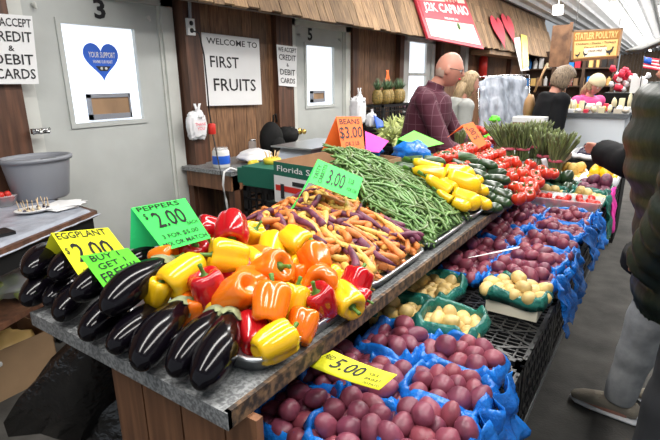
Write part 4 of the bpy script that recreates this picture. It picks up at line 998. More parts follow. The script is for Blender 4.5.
tent('price_card', 'green price card reading TASTY CARROTS leaning over the carrots', [(318, 159, 1.84), (363, 178, 1.80), (356, 200, 1.74), (309, 182, 1.76)], [(318, 159, 1.841), (309, 182, 1.761), (291, 209, 1.68), (294, 208, 1.70)], 'grnc', 'grnc',
     [('TASTY', .09, .5, .08, .6, 1), ('CARROTS', .20, .5, .08, .8, 1), ('3.00', .50, .5, .36, .62), ('2 LB', .80, .35, .12, .2), ('FOR 5.00', .86, .7, .2, .15)])
tent('price_card', 'plain pink folded card between the beans and the pale green husks', [(365, 131, 2.75), (389, 141, 2.75), (379, 152.5, 2.65), (366, 151, 2.65)], None, 'pinkc', 'pinkc', None)
tent('price_card', 'bright lime folded card above the blue bag behind the beans', [(414, 130.5, 2.95), (444, 143.5, 2.90), (425, 147.5, 2.78), (398, 139, 2.82)], [(398, 139, 2.82), (414, 130.5, 2.95), (413, 139, 3.0), (393, 153, 2.86)], 'limec', 'grnc', None)
tent('price_card', 'orange folded price card reading 5.00 standing over the asparagus', [(462, 125, 3.15), (473, 122, 3.15), (487, 143.5, 3.05), (477, 149.5, 3.05)], [(462, 125, 3.15), (472.5, 122, 3.151), (456, 132, 3.2), (447, 137.5, 3.12)], 'orgc', 'orgc', [('5.00', .5, .45, .5, .45, 1), ('$', .2, .2, .14, .14)])
tl, tr, br, bl = at_z(333, 350.5, .895), at_z(397, 374.5, .885), at_z(379, 390, .865), at_z(304, 364, .865)
t = card('price_card', 'yellow curved price card reading 5.00 lying over the near red potatoes', 'sign', [tl, tr, br, bl], 'yelc', [('5.00', .42, .42, .42, .55), ('RED', .10, .3, .12, .2), ('FOR A', .76, .35, .14, .16), ('BASKET', .82, .6, .22, .14), ('POTATO', .86, .85, .22, .12)], thick=.0012, bow=.012, off=.002)

# ================================================================== BOXES BESIDE THE COUNTER
def obox(name, label, corners, h, z0, m, inner, lines=None, band=None, cat='box'):
    """open box from 4 floor corners (world xy, counter-clockwise)"""
    cx = sum(c[0] for c in corners)/4; cy = sum(c[1] for c in corners)/4
    t = empty(name, (cx, cy, z0), label, cat); o = MB(); o2 = MB()
    for i in range(4):
        a, c_ = corners[i], corners[(i+1) % 4]; A = Vector((*a, z0)); B = Vector((*c_, z0)); H = Vector((0, 0, h))
        n_ = (B-A).cross(H).normalized(); o.quad(A+H, B+H, B, A, .004, 1, 1); o2.quad(A+H-n_*-.006, B+H-n_*-.006, B-n_*-.006, A-n_*-.006, .001, 1, 1)
    o.build('box_wall', m, t, smooth=False); o2.build('box_lining', inner, t, smooth=False)
    MB().poly(corners, .005, lambda x, y, d: Vector((x, y, z0+d))).build('box_bottom', inner, t, smooth=False)
    return t
# produce carton: front face seen (274..335, 160..215)
fl = Vector((-1.69, 1.95, 0)); fr_ = Vector((-1.235, 1.88, 0)); bk = Vector((-1.17, 2.40, 0)); bl_ = Vector((-1.66, 2.50, 0)); z0 = .925; zt = 1.145
t = obox('produce_carton', 'open cardboard produce carton with green and white printed front beside the beans', [(fl.x, fl.y), (fr_.x, fr_.y), (bk.x, bk.y), (bl_.x, bl_.y)], zt-z0, z0, 'card', 'cardin')
def face(u0, u1, v0, v1, off=.004):
    off += .008
    n_ = (fr_-fl).cross(Vector((0, 0, 1))).normalized(); g = lambda u, v: fl.lerp(fr_, u)+Vector((0, 0, z0+(zt-z0)*v))+n_*off
    return [g(u0, v1), g(u1, v1), g(u1, v0), g(u0, v0)]
MB().quad(*face(0, 1, .67, 1.0), .001, 1, 1).build('green_print', 'green', t, smooth=False); MB().quad(*face(0, 1, 0, .67), .001, 1, 1).build('white_print', 'paper', t, smooth=False)
MB().quad(*face(.03, 1, .30, .44, .006), .001, 1, 1).build('red_stripe', 'red', t, smooth=False)
MB().quad(*face(.32, .52, .48, .58, .007), .001, 1, 1).build('hand_hole', 'blk', t, smooth=False); MB().quad(*face(.12, .18, .12, .48, .008), .001, 1, 1).build('vent_hole', 'blk', t, smooth=False)
write(t, *face(0, 1, .67, 1.0, .006), [('Florida Sp', .38, .5, .62, .55)], 'paper', name='printed_name')
m = MB(); m.bb(-1.74, -1.45, 1.92, 2.54, .885, .92)
for (x, y) in ((-1.71, 1.95), (-1.47, 1.95), (-1.71, 2.51), (-1.47, 2.51)): m.bb(x-.02, x+.02, y-.02, y+.02, 0, .885)
tag(m.build('low_stand', 'black', smooth=False), 'dark stand supporting the produce carton behind the counter', 'stand')
# dark green carton + black crate left of it
G1 = at_w(246, 176, 2.75)
t = empty('green_carton', (-1.9, 2.18, .96), 'dark green box resting on the black crate left of the produce carton', 'box')
MB().bb(-2.03, -1.77, 2.04, 2.32, .96, 1.075).build('box_body', 'green', t, smooth=False); MB().bb(-2.08, -2.03, 2.05, 2.28, .97, 1.06).build('end_flap', 'green', t, smooth=False)
crate('plastic_crate', 'tall black lattice crate under the dark green box', -2.03, -1.77, 2.04, 2.4, .66, .955)
m = MB(); m.bb(-2.04, -1.76, 2.03, 2.42, 0, .65); tag(m.build('storage_bin', 'blacks', smooth=False), 'dark storage bin under the black crate behind the counter', 'bin')
t = empty('toothpick_cup', (-1.93, 2.2, 1.076), 'yellow cup of pale toothpicks on the dark green box', 'cup')
MB().lathe([(0, 0), (.05, 0), (.055, .03), (.045, .035)], 14, off=(-1.93, 2.2, 1.076)).build('cup', 'yel', t)
m = MB()
for k in range(12): a = k*.9; m.tube([(-1.93+.03*math.cos(a), 2.2+.03*math.sin(a), 1.10), (-1.93+.045*math.cos(a), 2.2+.045*math.sin(a), 1.15)], .003, 5)
m.build('toothpicks', 'tooth', t)
p = at_z(284, 217, .925); jar('plastic_cup', 'clear plastic cup between the peppers and the carton', -1.37, 1.35, .922, .04, .09, 'clear', cat='cup')
for x, y, s_ in ():
    pass
# blue bag behind beans under lime card
c = at_w(412, 152, 2.8); crump('blue_bag', 'crumpled blue bag under the lime card behind the beans', 'bag', c, (.11, .10, .06), 'blue', 8)
c = at_w(372, 151, 2.75); crump('blue_bag', 'small crumpled blue bag under the pink card', 'bag', c, (.06, .06, .035), 'blue', 11)

# ================================================================== LEFT PREP TABLE
t = empty('prep_table', (-2.8, 1.0, 0), 'dark prep table with pale grey cover at the left edge by door 3', 'table')
tz = .93
edge = [(-1.95, .45), (-2.35, 1.30), (-2.97, 1.33), (-2.97, .45)]
def ctop(u, v):
    a = Vector((*edge[0], 0)).lerp(Vector((*edge[1], 0)), v); b_ = Vector((*edge[3], 0)).lerp(Vector((*edge[2], 0)), v); p = a.lerp(b_, u)
    z = tz+.004*noise.noise(p*14)+.002
    if u < .04 or v > .96: z -= .03
    return Vector((p.x+(.012 if u < .04 else 0), p.y+(.012 if v > .96 else 0), z))
MB().grid(ctop, 40, 60, .004).build('table_cover', 'cloth', t)
MB().poly(edge, -.03, lambda x, y, d: Vector((x, y, tz-.006+d))).build('tabletop', 'post', t, smooth=False)
m = MB(); m.bar((-2.00, .5, tz-.075), (-2.37, 1.27, tz-.075), .03, .07); m.build('apron', 'blacks', t, smooth=False)
for (x, y) in ((-2.42, 1.24), (-2.93, 1.27), (-2.93, .5), (-2.08, .5)): MB().bb(x-.025, x+.025, y-.025, y+.025, 0, tz-.04).build('leg', 'blacks', t, smooth=False)
MB().poly([(-2.08, .45), (-2.42, 1.26), (-2.94, 1.28), (-2.94, .45)], .025, lambda x, y, d: Vector((x, y, .55+d))).build('lower_shelf', 'post', t, smooth=False)
# bin
bc = Vector((-2.84, 1.27, tz+.006))
t = empty('grey_bin', bc, 'oval grey plastic dishpan bin standing on the prep table', 'bin')
def oval(v, th, t_): return Vector((v.x*.75, v.y*.95, v.z))
MB().lathe([(0, 0), (.135, 0), (.15, .012), (.180, .205), (.183, .215), (.198, .215), (.20, .235), (.18, .238), (.176, .22), (.146, .02), (0, .016)], 36, fn=oval, off=bc).build('bin_body', 'greybin', t)
MB().box(bc+Vector((.135, 0, .232)), (.02, .08, .01)).build('grip_slot', 'black', t)
# plate with skewers
pc = at_z(37, 211, tz+.012); t = empty('sample_plate', pc, 'white oval plate of toothpick samples on the prep table', 'plate')
MB().lathe([(0, 0), (.06, 0), (.10, .012), (.105, .016), (.098, .017), (.06, .006), (0, .006)], 30, fn=lambda v, th, t_: Vector((v.x*.65, v.y, v.z)), off=pc).build('plate', 'white', t)
for k in range(14):
    a = random.uniform(-.07, .07); b_ = random.uniform(-.03, .03); q = pc+Vector((b_, a, .012)); m = MB().ball(q, .009, 8, 6, fn=lambda v: v*(1+.3*noise.noise(v*3))); s = m.build('fruit_piece', 'dkberry' if k % 2 else 'beige', t)
    MB().tube([q, q+Vector((random.uniform(-.01, .01), random.uniform(-.012, .012), .05))], .0016, 5).build('toothpick', 'tooth', t)
# strawberries punnet
pc = at_z(5, 205, tz+.01); t = empty('fruit_punnet', pc, 'clear punnet of strawberries at the left photo edge on the prep table', 'container')
MB().lathe([(.05, 0), (.065, .05), (.068, .052)], 20, off=pc).build('punnet', 'clear', t)
for k in range(9):
    a = k*2.4; MB().ball(pc+Vector((.03*math.cos(a)*(k > 0), .035*math.sin(a)*(k > 0), .035+.012*(k % 3))), (.016, .016, .02), 10, 8).build('strawberry', 'strawb', t)
crump('paper_towel', 'crumpled white paper towel beside the sample plate', 'towel', at_z(62, 205, tz+.018), (.10, .12, .012), 'paper', 21)
tag(MB().bb(-2.32, -2.22, .62, .86, tz+.008, tz+.022).build('serving_tray', 'black', smooth=False), 'thin black serving tray at the front of the prep table', 'tray')
crump('lime_bag', 'clear bag of limes on the lower shelf of the prep table', 'bag', (-2.45, .95, .645), (.13, .18, .065), 'clear', 31)
for k in range(6): MB()
lp = MB().ball((0, 0, 0), (.03, .03, .036), 12, 9).build('lime', mat('lime_skin', (.35, .42, .12), .4), loc=(0, 0, 0)); lp['category'] = 'lime'; LP_ = Proto(lp)
for k in range(8): LP_.put((-2.42+.05*(k % 3)-.04, .82+.07*(k//2), .612+.045*(k % 2)), rq(), 1, 'pale green lime in the bag on the lower shelf', 'limes on the lower shelf', 'lime')
# cardboard box lower-left
zb = .0
A = at_z(-25, 405, .12); Bp = at_z(57, 372, .12)
t = obox('cardboard_box', 'open brown cardboard box on the floor below the prep table', [(-2.575, .55), (-2.60, 1.08), (-2.97, 1.06), (-2.95, .53)], .27, 0, 'card', 'cardin')
n_ = (Vector((-2.60, 1.08, 0))-Vector((-2.575, .55, 0))).cross(Vector((0, 0, 1))).normalized()
for q, rr in (((.72), .018),):
    p = Vector((-2.575, .55, .13)).lerp(Vector((-2.60, 1.08, .13)), q+.1); MB().tube([p+n_*.0, p+n_*.006], rr, 14, up=(0, 0, 1)).build('hand_hole', 'blk', t)
p = Vector((-2.575, .55, .20)).lerp(Vector((-2.60, 1.08, .20)), .5); MB().tube([p+n_*.007-Vector((-.02, .06, 0)), p+n_*.007+Vector((-.02, .06, 0))], [(.014, .002)]*2, 8).build('tape_strip', 'paper', t)
crump('wrapping_paper', 'crumpled yellow paper inside the cardboard box', 'paper', (-2.77, .85, .2), (.12, .18, .07), 'signlite', 15)
t = empty('plastic_tub', (-2.66, .74, .235), 'round white plastic tub on the cardboard box at the left edge', 'tub'); MB().lathe([(0, 0), (.07, 0), (.09, .1), (.1, .11), (.1, .125), (.085, .12), (.06, .01), (0, .008)], 26, off=(-2.66, .74, .235)).build('tub_body', 'white', t)
crate('plastic_crate', 'small black slatted crate behind the bin liner under the counter', -2.40, -2.0, 1.15, 1.5, .0, .22)
# bin liner
gc = Vector((-1.42, .72, 0)); t = empty('bin_liner_bag', gc, 'black bin liner hanging open under the counter left end', 'bag')
def gb(v):
    return v*(1+.18*noise.noise(v*2.1+Vector((4, 0, 0)))+.10*noise.noise(v*5)+.05*noise.noise(v*11))
m = MB(); m.ball((-1.52, .84, .30), (.22, .16, .31), 40, 30, fn=gb); m.build('bag_body', 'trash', t)
m = MB(); m.tube([(-1.60, .77, .45), (-1.50, .75, .58), (-1.40, .73, .70), (-1.30, .71, .82), (-1.26, .70, .878)], [(.14, .26), (.12, .21), (.09, .15), (.05, .10), (.04, .07)], 18, fn=lambda t_, th: 1+.15*math.sin(5*th+t_*4)+.08*math.sin(9*th)); m.build('gathered_neck', 'trash', t)
# straw litter
m = MB()
for k in range(7):
    a = random.random()*6; c = Vector((-2.0+random.uniform(-.08, .12), .75+random.uniform(-.1, .1), .004)); m.tube([c, c+Vector((.04*math.cos(a), .04*math.sin(a), .002))], .0012, 4)
tag(m.build('straw_litter', 'tooth'), 'few strands of straw on the concrete beside the bin liner', 'litter', kind='stuff')

# ================================================================== BACK-LEFT WALL DISPLAY (pineapples etc.)
def pineapple(p, s_, label, seed):
    t = empty('pineapple', p, label, 'pineapple', 'pineapples on the black crate')
    MB().lathe([(0, 0), (.04, .002), (.058, .03), (.064, .08), (.058, .13), (.04, .165), (.0, .172)], 22, fn=lambda v, th, t_: v*s_*(1+.03*math.sin(th*8+v.z*120)), off=p).build('fruit_body', 'pine', t)
    m = MB(); rn = random.Random(seed)
    for k in range(26):
        a = k*2.4; q = 1-k/26; r_ = .05*q*s_+.006; h = (.07+.08*(1-q))*s_; b0 = p+Vector((0, 0, .165*s_)); e = b0+Vector((r_*1.5*math.cos(a), r_*1.5*math.sin(a), h))
        m.tube([b0+Vector((.012*math.cos(a), .012*math.sin(a), 0)), b0+Vector((r_*math.cos(a), r_*math.sin(a), h*.6)), e], [(.003, .010), (.003, .008), (.0006, .001)], 5)
    m.build('leaf_crown', 'leaf', t)
px_ = [(375, 105), (382, 104), (390, 105), (398, 104), (379, 101), (394, 101)]
crate('plastic_crate', 'black crate under the pineapples against the brown wall', -3.02, -2.72, 5.1, 5.85, .98, 1.28)
crate('plastic_crate', 'dark crate stacked beneath the pineapple crate', -3.02, -2.72, 5.1, 5.85, .66, .96)
tag(MB().bb(-3.05, -2.7, 5.05, 5.84, 0, .64).build('display_block', 'blacks', smooth=False), 'black draped display block behind the green husks', 'stand')
for i, y in enumerate((5.16, 5.30, 5.46, 5.62, 5.77)):
    pineapple(Vector((-2.84+(.03 if i % 2 else 0), y, 1.282)), 1.0, 'pineapple standing %s on the black crate' % ['leftmost', 'second from left', 'in the middle', 'second from right', 'rightmost'][i], i)
rp = at_x(387, 82, -2.86)
tag(MB().quad(rp+Vector((0, -.03, .14)), rp+Vector((0, .02, .14)), rp+Vector((0, .12, -.06)), rp+Vector((0, .04, -.08)), .002).add([], []).build('orange_ribbon', 'orgc'), 'orange ribbon tied above the pineapples', 'ribbon')
tag(MB().quad(rp+Vector((0.003, .0, .14)), rp+Vector((0.003, .03, .14)), rp+Vector((0.003, -.04, -.10)), rp+Vector((0.003, -.09, -.08)), .002).build('orange_ribbon', 'orgc'), 'second crossing tail of the orange ribbon above the pineapples', 'ribbon')
c = at_x(358, 127, -2.5); sack('carrier_bag', 'white carrier bag with handles standing left of the pineapples', c, .22, .36, .14, txt=None, seed=3)
c = at_x(371, 128, -2.45); sack('carrier_bag', 'thin white carrier bag sagging toward the pink card', c, .14, .18, .10, seed=5)
q = at_x(378, 122, -2.4); tag(MB().quad(q+Vector((0, -.1, .08)), q+Vector((0, .1, .0)), q+Vector((.04, .05, -.05)), q+Vector((.04, -.1, -.06)), .003).build('blue_card', 'navy'), 'blue card sticking out beside the white carrier bag', 'card')
# husked corn table
t = empty('display_table', (-2.3, 4.6, 0), 'low dark table behind the vendor aisle carrying green husks', 'table'); MB().bb(-2.5, -2.1, 4.15, 5.5, .90, .94).build('tabletop', 'blacks', t, smooth=False)
for (x, y) in ((-2.46, 4.2), (-2.14, 4.2), (-2.46, 5.45), (-2.14, 5.45)): MB().bb(x-.02, x+.02, y-.02, y+.02, 0, .9).build('leg', 'blacks', t, smooth=False)
m = MB(); m.ball((0, 0, 0), (.025, .025, .11), 10, 9)
for k in range(6): a = k; m.tube([(.015*math.cos(a), .015*math.sin(a), .05), (.028*math.cos(a), .028*math.sin(a), .11), (.05*math.cos(a), .05*math.sin(a), .16)], [(.003, .014), (.003, .012), (.001, .002)], 5)
o = m.build('corn_ear', 'corn', loc=(0, 0, 0)); o['category'] = 'corn'; CO = Proto(o)
for k in range(34):
    x = random.uniform(-2.45, -2.15); y = random.uniform(4.25, 5.35); z = .97+.12*max(0, 1-abs(y-4.85)/.7)*random.uniform(.3, 1)
    CO.put((x, y, z), qdir((random.gauss(0, 1), random.gauss(0, 1), random.uniform(.1, .9)), k), 1.1, 'pale green ear with spiky husk in the pile left of the man', 'green husked ears behind the cards', 'corn')
# black shelf with purple fruit
t = empty('wall_rack', (-2.75, 5.9, 0), 'black wall rack with dark fruit left of the man', 'rack'); m = MB()
for z in (1.13, .85): m.bb(-3.0, -2.6, 5.87, 6.9, z-.02, z)
for y in (5.9, 6.85): m.bb(-3.0, -2.62, y-.02, y+.02, 0, 1.13)
m.build('rack_frame', 'blacks', t, smooth=False)
o = MB().ball((0, 0, 0), .035, 10, 8).build('purple_onion', mat('purple_onion_skin', (.10, .015, .05), .35), loc=(0, 0, 0)); o['category'] = 'onion'; ON = Proto(o)
for k in range(26): ON.put((random.uniform(-2.9, -2.66), 5.93+k*.035, 1.165+.04*(k % 2)), None, random.uniform(.8, 1.1), 'dark purple onion on the black rack left of the man', 'purple onions on the wall rack', 'onion')

# J2K sign on awning
def plane_aw(x, y, off=0):   # intersect pixel with awning face offset toward aisle
    r_ = ray(x, y); o_ = Vector((-2.58+off, 0, 2.06)); return CP + r_*((o_-CP).dot(nrm)/r_.dot(nrm))
q = [plane_aw(409, -22, .08), plane_aw(457, -22, .08), plane_aw(484, 49, .08), plane_aw(429, 37.5, .08)]
q[3] = plane_aw(428.5, 38, .08)
t = empty('shop_sign', (q[2]+q[3])/2, 'red and cream shop sign hanging on the awning above the man', 'sign')
def sub(u0, v0, u1, v1, off=.0):
    g = lambda u, v: q[0].lerp(q[1], u).lerp(q[3].lerp(q[2], u), v)+nrm*off
    return [g(u0, v0), g(u1, v0), g(u1, v1), g(u0, v1)]
slab(sub(0, 0, 1, 1), .03, 'sign_board', 'signred', t)
slab(sub(.05, .03, .95, .95, .004), .002, 'cream_panel', 'cream', t)
slab(sub(.03, .36, .97, .66, .008), .002, 'red_band', 'signred', t)
write(t, *sub(.03, .36, .97, .66, .012), [('J2K CAPRAIO', .5, .42, .92, .60), ('MELROSE, PA', .5, .88, .28, .12)], 'paper', weight=.03, name='main_lettering')
write(t, *sub(.05, .03, .95, .95, .008), [('FARM', .65, .36, .3, .10)], 'signred', name='upper_lettering', weight=.02)
write(t, *sub(.05, .66, .95, .95, .018), [('Serving family', .22, .3, .3, .12), ('fresh every week', .3, .65, .5, .12), ('G. Farms', .8, .6, .26, .2)], 'greybin', name='small_lettering')
g = sub(.6, .72, .62, .74, .01)[0]; MB().tube([g, g+nrm*.003], .05, 20).build('green_emblem', 'tomg', t)
# hearts
for i, (x, y) in enumerate(((499, 30), (509, 27))):
    c = plane_aw(x, y, .07); d2 = Vector((0, 1, 0)); HSZ = .62
    o = MB().poly([(a*HSZ*.9, b_*HSZ) for a, b_ in hs], .006, lambda a, b_, d: c+d2*a*1.35+sl*b_+nrm*d).build('paper_heart', 'redc', smooth=False)
    tag(o, ['left red paper heart pinned to the awning shingles', 'right red paper heart pinned to the awning shingles'][i], 'heart', 'red hearts on the awning')
for (pts, m_, lb) in ((((513, 38), (520, 37), (529, 70), (521, 71)), 'paper', 'long white paper notice hanging from the far awning'), (((521, 34), (527, 36), (529, 66), (523, 69)), 'yel', 'long yellow paper notice hanging from the far awning')):
    w = 8.0 if m_ == 'paper' else 7.9
    card('hanging_notice', lb, 'sign', [plane_aw(x, y, .05 if m_ == 'paper' else .07) for k, (x, y) in enumerate(pts)], m_, None, thick=.004)
# red extinguisher-ish item + vendor clutter beyond
p = at_x(483, 66, -3.0); tag(MB().tube([p-Vector((0, 0, .22)), p+Vector((0, 0, .15)), p+Vector((0, 0, .2))], [.08, .08, .03], 14).build('fire_extinguisher', 'red'), 'red fire extinguisher on the wall right of the man', 'extinguisher')

# white poultry sign: Statler
q = [at_y(572, 30.5, 8.9), at_y(623, 28, 8.9), at_y(618.5, 58, 8.9), at_y(571, 62, 8.9)]
t = empty('hanging_sign', (q[2]+q[3])/2, 'orange wooden hanging poultry sign with bird silhouettes above the white counter', 'sign')
def sub2(u0, v0, u1, v1, off=0):
    g = lambda u, v: q[0].lerp(q[1], u).lerp(q[3].lerp(q[2], u), v)+Vector((0, -off, 0)); return [g(u0, v0), g(u1, v0), g(u1, v1), g(u0, v1)]
slab(sub2(0, 0, 1, 1), .04, 'sign_board', 'signwood', t)
for a in ((0, 0, 1, .05), (0, .93, 1, 1), (0, 0, .035, 1), (.965, 0, 1, 1)): slab(sub2(*a, .01), .02, 'sign_border', 'signbrown' if a[1] > .9 else 'tan', t)
slab(sub2(.06, .36, .94, .9, .006), .002, 'pale_panel', 'signlite', t); slab(sub2(.27, .6, .74, .88, .009), .002, 'cream_panel', 'cream', t)
write(t, *sub2(.05, .05, .95, .35, .012), [('STATLER POULTRY', .5, .5, .95, .75)], 'signlite', weight=.03, name='title_lettering')
write(t, *sub2(.05, .36, .95, .9, .012), [('Chickens - Ducks - Turkeys', .5, .17, .9, .16), ('Farm Fresh', .5, .38, .5, .09), ('ORDER HERE', .5, .62, .32, .12)], 'signbrown', name='small_lettering', weight=.02)
def bird(u, v, s_, flip=1):
    pts = [(-.5, .35), (-.3, .1), (0, .12), (.2, .3), (.25, .55), (.42, .5), (.36, .3), (.3, 0), (.12, -.2), (.1, -.4), (-.02, -.4), (-.04, -.22), (-.3, -.15)]
    g = sub2(u, v, u+.01, v+.01, .012)[0]; return MB().poly([(a*s_*flip, b_*s_) for a, b_ in pts], -.002, lambda x, y, d: g+Vector((x, d, y)))
for (u, v, s_, f) in ((.14, .8, .085, 1), (.30, .79, .085, -1), (.80, .75, .13, 1)): bird(u, v, s_, f).build('bird_silhouette', 'blk', t, smooth=False)
m = MB(); m.bb(q[0].x+.05, q[0].x+.055, 8.88, 8.9, q[0].z, 3.4); m.bb(q[1].x-.055, q[1].x-.05, 8.88, 8.9, q[1].z, 3.4); m.build('hanging_wire', 'black', t, smooth=False)
for nm_ in ('title_lettering',): pass

# ================================================================== WHITE COUNTER AND BEYOND
t = empty('deli_counter', (-.65, 6.3, 0), 'white fronted deli counter with dark top beyond the stall', 'counter')
MB().bb(-.97, -.33, 5.92, 6.75, .05, 1.15).build('front_panel', 'wctr', t, smooth=False); MB().bb(-.99, -.31, 5.89, 6.79, 1.15, 1.195).build('counter_top', 'ctop', t, smooth=False)
fills = [('dkberry', .12, .08), ('bread', .14, .10), ('cheese', .10, .12), ('whitebag', .12, .08), ('bread', .12, .10), ('cheese', .10, .14), ('white', .12, .08), ('yel', .10, .07), ('cheese', .08, .16), ('redc', .08, .08)]
kk = 0
for row in range(3):
    for i in range(9):
        mm, w, h = fills[(i*3+row*2) % len(fills)]; x = -.94+i*.075; y = 6.0+row*.2; w *= .62; c = Vector((x, y, 1.2)); h_ = h*(.55+.35*row)
        b = MB(); b.bb(x-w*.42, x+w*.42, y-.05, y+.05, 1.197, 1.197+h_*.8) if kk % 2 else b.ball((x, y, 1.197+h_*.5), (w*.45, .05, h_*.5), 12, 8, fn=lambda v: v*(1+.2*noise.noise(v*3+Vector((i, row, 0)))))
        tag(b.build('food_package', mm, smooth=not kk % 2), 'small packaged food item among the goods on the white deli counter', 'package', 'packaged goods on the deli counter'); kk += 1
# far shelving with goods
t = empty('goods_shelf', (-1.6, 12.9, 0), 'brown shelving with hanging goods behind the deli counter', 'shelf'); m = MB()
for z in (.6, 1.0, 1.4, 1.8): m.bb(-3.0, -1.05, 12.9, 13.2, z-.03, z)
for x in (-3.0, -2.35, -1.7, -1.08): m.bb(x-.03, x+.03, 12.88, 13.2, 0, 2.2)
m.bb(-3.0, -1.05, 13.2, 13.24, 0, 2.2); m.build('shelf_frame', 'darkwood', t, smooth=False)
cols = ['tan', 'white', 'redc', 'skyblue', 'beige', 'black', 'cheese', 'bag_tan', 'dkberry', 'signlite']
kk = 0
for z in (.6, 1.0, 1.4, 1.8):
    for i in range(14):
        x = -2.92+i*.135; h = random.uniform(.1, .26); w = random.uniform(.07, .12)
        b = MB(); b.bb(x-w/2, x+w/2, 12.93, 13.08, z+.002, z+h) if random.random() < .6 else b.lathe([(0, 0), (w/2, 0), (w/2, h*.7), (w*.2, h*.85), (w*.2, h), (0, h)], 10, off=(x, 13.0, z+.002))
        tag(b.build('shelf_item', random.choice(cols), smooth=False), 'small packaged item on the far brown shelving', 'package', 'goods on the far shelving'); kk += 1
# middle display: vinyl covered guard, strawberries, signs
t = empty('vinyl_guard', (-1.75, 5.75, .95), 'cloudy clear vinyl sheet wrapped over a curved guard right of the man', 'cover')
q = [at_w(478, 77, 5.6), at_w(529, 75, 5.9), at_w(531, 132, 5.9), at_w(480, 134, 5.6)]
def vg(u, v):
    p = q[0].lerp(q[1], u).lerp(q[3].lerp(q[2], u), v); return p + Vector((.05*math.sin(u*17)*.4+.03*noise.noise(Vector((u*8, v*5, 0))), -.10*math.sin(PI*u), -.06*(2*u-1)**4*(v < .2)))
MB().grid(vg, 40, 20, .004).build('vinyl_sheet', 'vinyl', t)
m = MB(); m.tube([q[3]-Vector((0, 0, .1)), q[0], q[0].lerp(q[1], .5)+Vector((0, .03, .01)), q[1], q[2]-Vector((0, 0, .1))], .007, 8); m.build('support_rod', 'chrome', t)
t = empty('display_stand', (-1.6, 6.0, 0), 'far produce stand carrying strawberries under the vinyl guard', 'stand'); MB().bb(-2.3, -1.45, 5.2, 6.2, .0, .93).build('stand_body', 'ctrwood', t, smooth=False); MB().bb(-2.32, -1.43, 5.18, 6.22, .93, .96).build('stand_top', 'laminate', t, smooth=False)
o = MB().ball((0, 0, 0), (.028, .028, .032), 10, 8).build('strawberry', 'strawb', loc=(0, 0, 0)); o['category'] = 'strawberry'; ST = Proto(o)
for k in range(150): ST.put((random.uniform(-2.2, -1.48), random.uniform(5.22, 5.5), .985+random.uniform(0, .05)), rq(), 1, 'strawberry in the far display under the vinyl guard', 'strawberries on the far stand', 'strawberry')
for i, (x, y, w, m_, lb) in enumerate(((495, 119, 5.3, 'limec', 'bright green tag standing in the strawberries, left one'), (527, 124, 5.3, 'limec', 'bright green tag standing in the strawberries, right one'), (490, 138, 4.2, 'limec', 'green crumpled wrap left of the asparagus'), (485, 147, 4.0, 'navy', 'blue tag between the orange card and the asparagus'), (490, 141, 4.1, 'red', 'small red tag beside the asparagus'))):
    c = at_w(x, y, w); crump('small_tag', lb, 'tag', c, (.06, .04, .035), m_, i+40, .5)
# cardboard price stand / white box near woman
q0 = at_w(530, 127, 5.0); t = empty('small_carton', q0, 'brown and white carton beside the vinyl guard', 'box'); c = at_w(530, 127, 5.0)
MB().box(c, (.30, .22, .11)).build('carton_body', 'card', t, smooth=False); MB().box(c+Vector((0, -.01, .08)), (.31, .23, .05)).build('paper_top', 'paper', t, smooth=False)
MB().bb(c.x-.13, c.x+.13, c.y-.1, c.y+.1, 0, c.z-.056).build('carton_base', 'ctrwood', t, smooth=False)

# aisle-side end of display: beyond Y 3.4
tray('fruit_punnet_tray', 'pale pink lidded fruit tray beyond the red potatoes', -.74, -.24, 3.38, 3.62, .69, .79, 'clear')
for k in range(60): ST.put((random.uniform(-.70, -.28), random.uniform(3.42, 3.58), .735+random.uniform(0, .05)), rq(), .8, 'pinkish red berry in the clear tray beyond the red potatoes', 'berries in the clear tray', 'berry')
def lumps(nm, m_, lab, grp, cat, x0, x1, y0, y1, n_, r_, seed, el=(1, 1, 1.3), z=.69):
    o = MB().ball((0, 0, 0), (r_*el[0], r_*el[1], r_*el[2]), 14, 10, fn=lambda v: v*(1+.12*noise.noise(v*1.5+Vector((seed, 0, 0))))).build(nm, m_, loc=(0, 0, 0)); o['category'] = cat; pr = Proto(o)
    P_, s_ = pack(n_, x0, x1, y0, y1, z, r_, seed=seed, it=110)
    for p, s in zip(P_, s_): pr.put(Vector(p), rq(), float(s), lab, grp, cat)
bb_ = [('yelpot', 'gold_potato', 'gold potato in the green bag just past the pink tray', 'gold potatoes past the pink tray', 'potato', -.74, -.52, 3.68, 3.92, 14, .034), ('yelpot', 'gold_potato', 'gold potato in the aisle-side bag past the pink tray', 'gold potatoes on the aisle side past the pink tray', 'potato', -.48, -.25, 3.66, 3.92, 14, .034),
 ('zuc', 'dark_squash', 'dark green squash in the far row', 'dark squash in the far row', 'squash', -.74, -.5, 3.96, 4.3, 14, .045), ('carp', 'purple_turnip', 'purple turnip in the far row by the aisle', 'purple turnips in the far row', 'turnip', -.48, -.25, 3.98, 4.35, 12, .045),
 ('squash', 'small_yellow_squash', 'small yellow squash in the far aisle-side row', 'small yellow squash in the far row', 'squash', -.48, -.24, 4.4, 5.0, 22, .045), ('cary', 'pale_root', 'pale root vegetable at the far counter side', 'pale roots in the far row', 'root', -.74, -.5, 4.35, 4.9, 18, .045), ('dkberry', 'dark_plum', 'dark plum in the farthest tray', 'dark plums in the farthest tray', 'plum', -.72, -.25, 5.25, 5.82, 60, .032)]
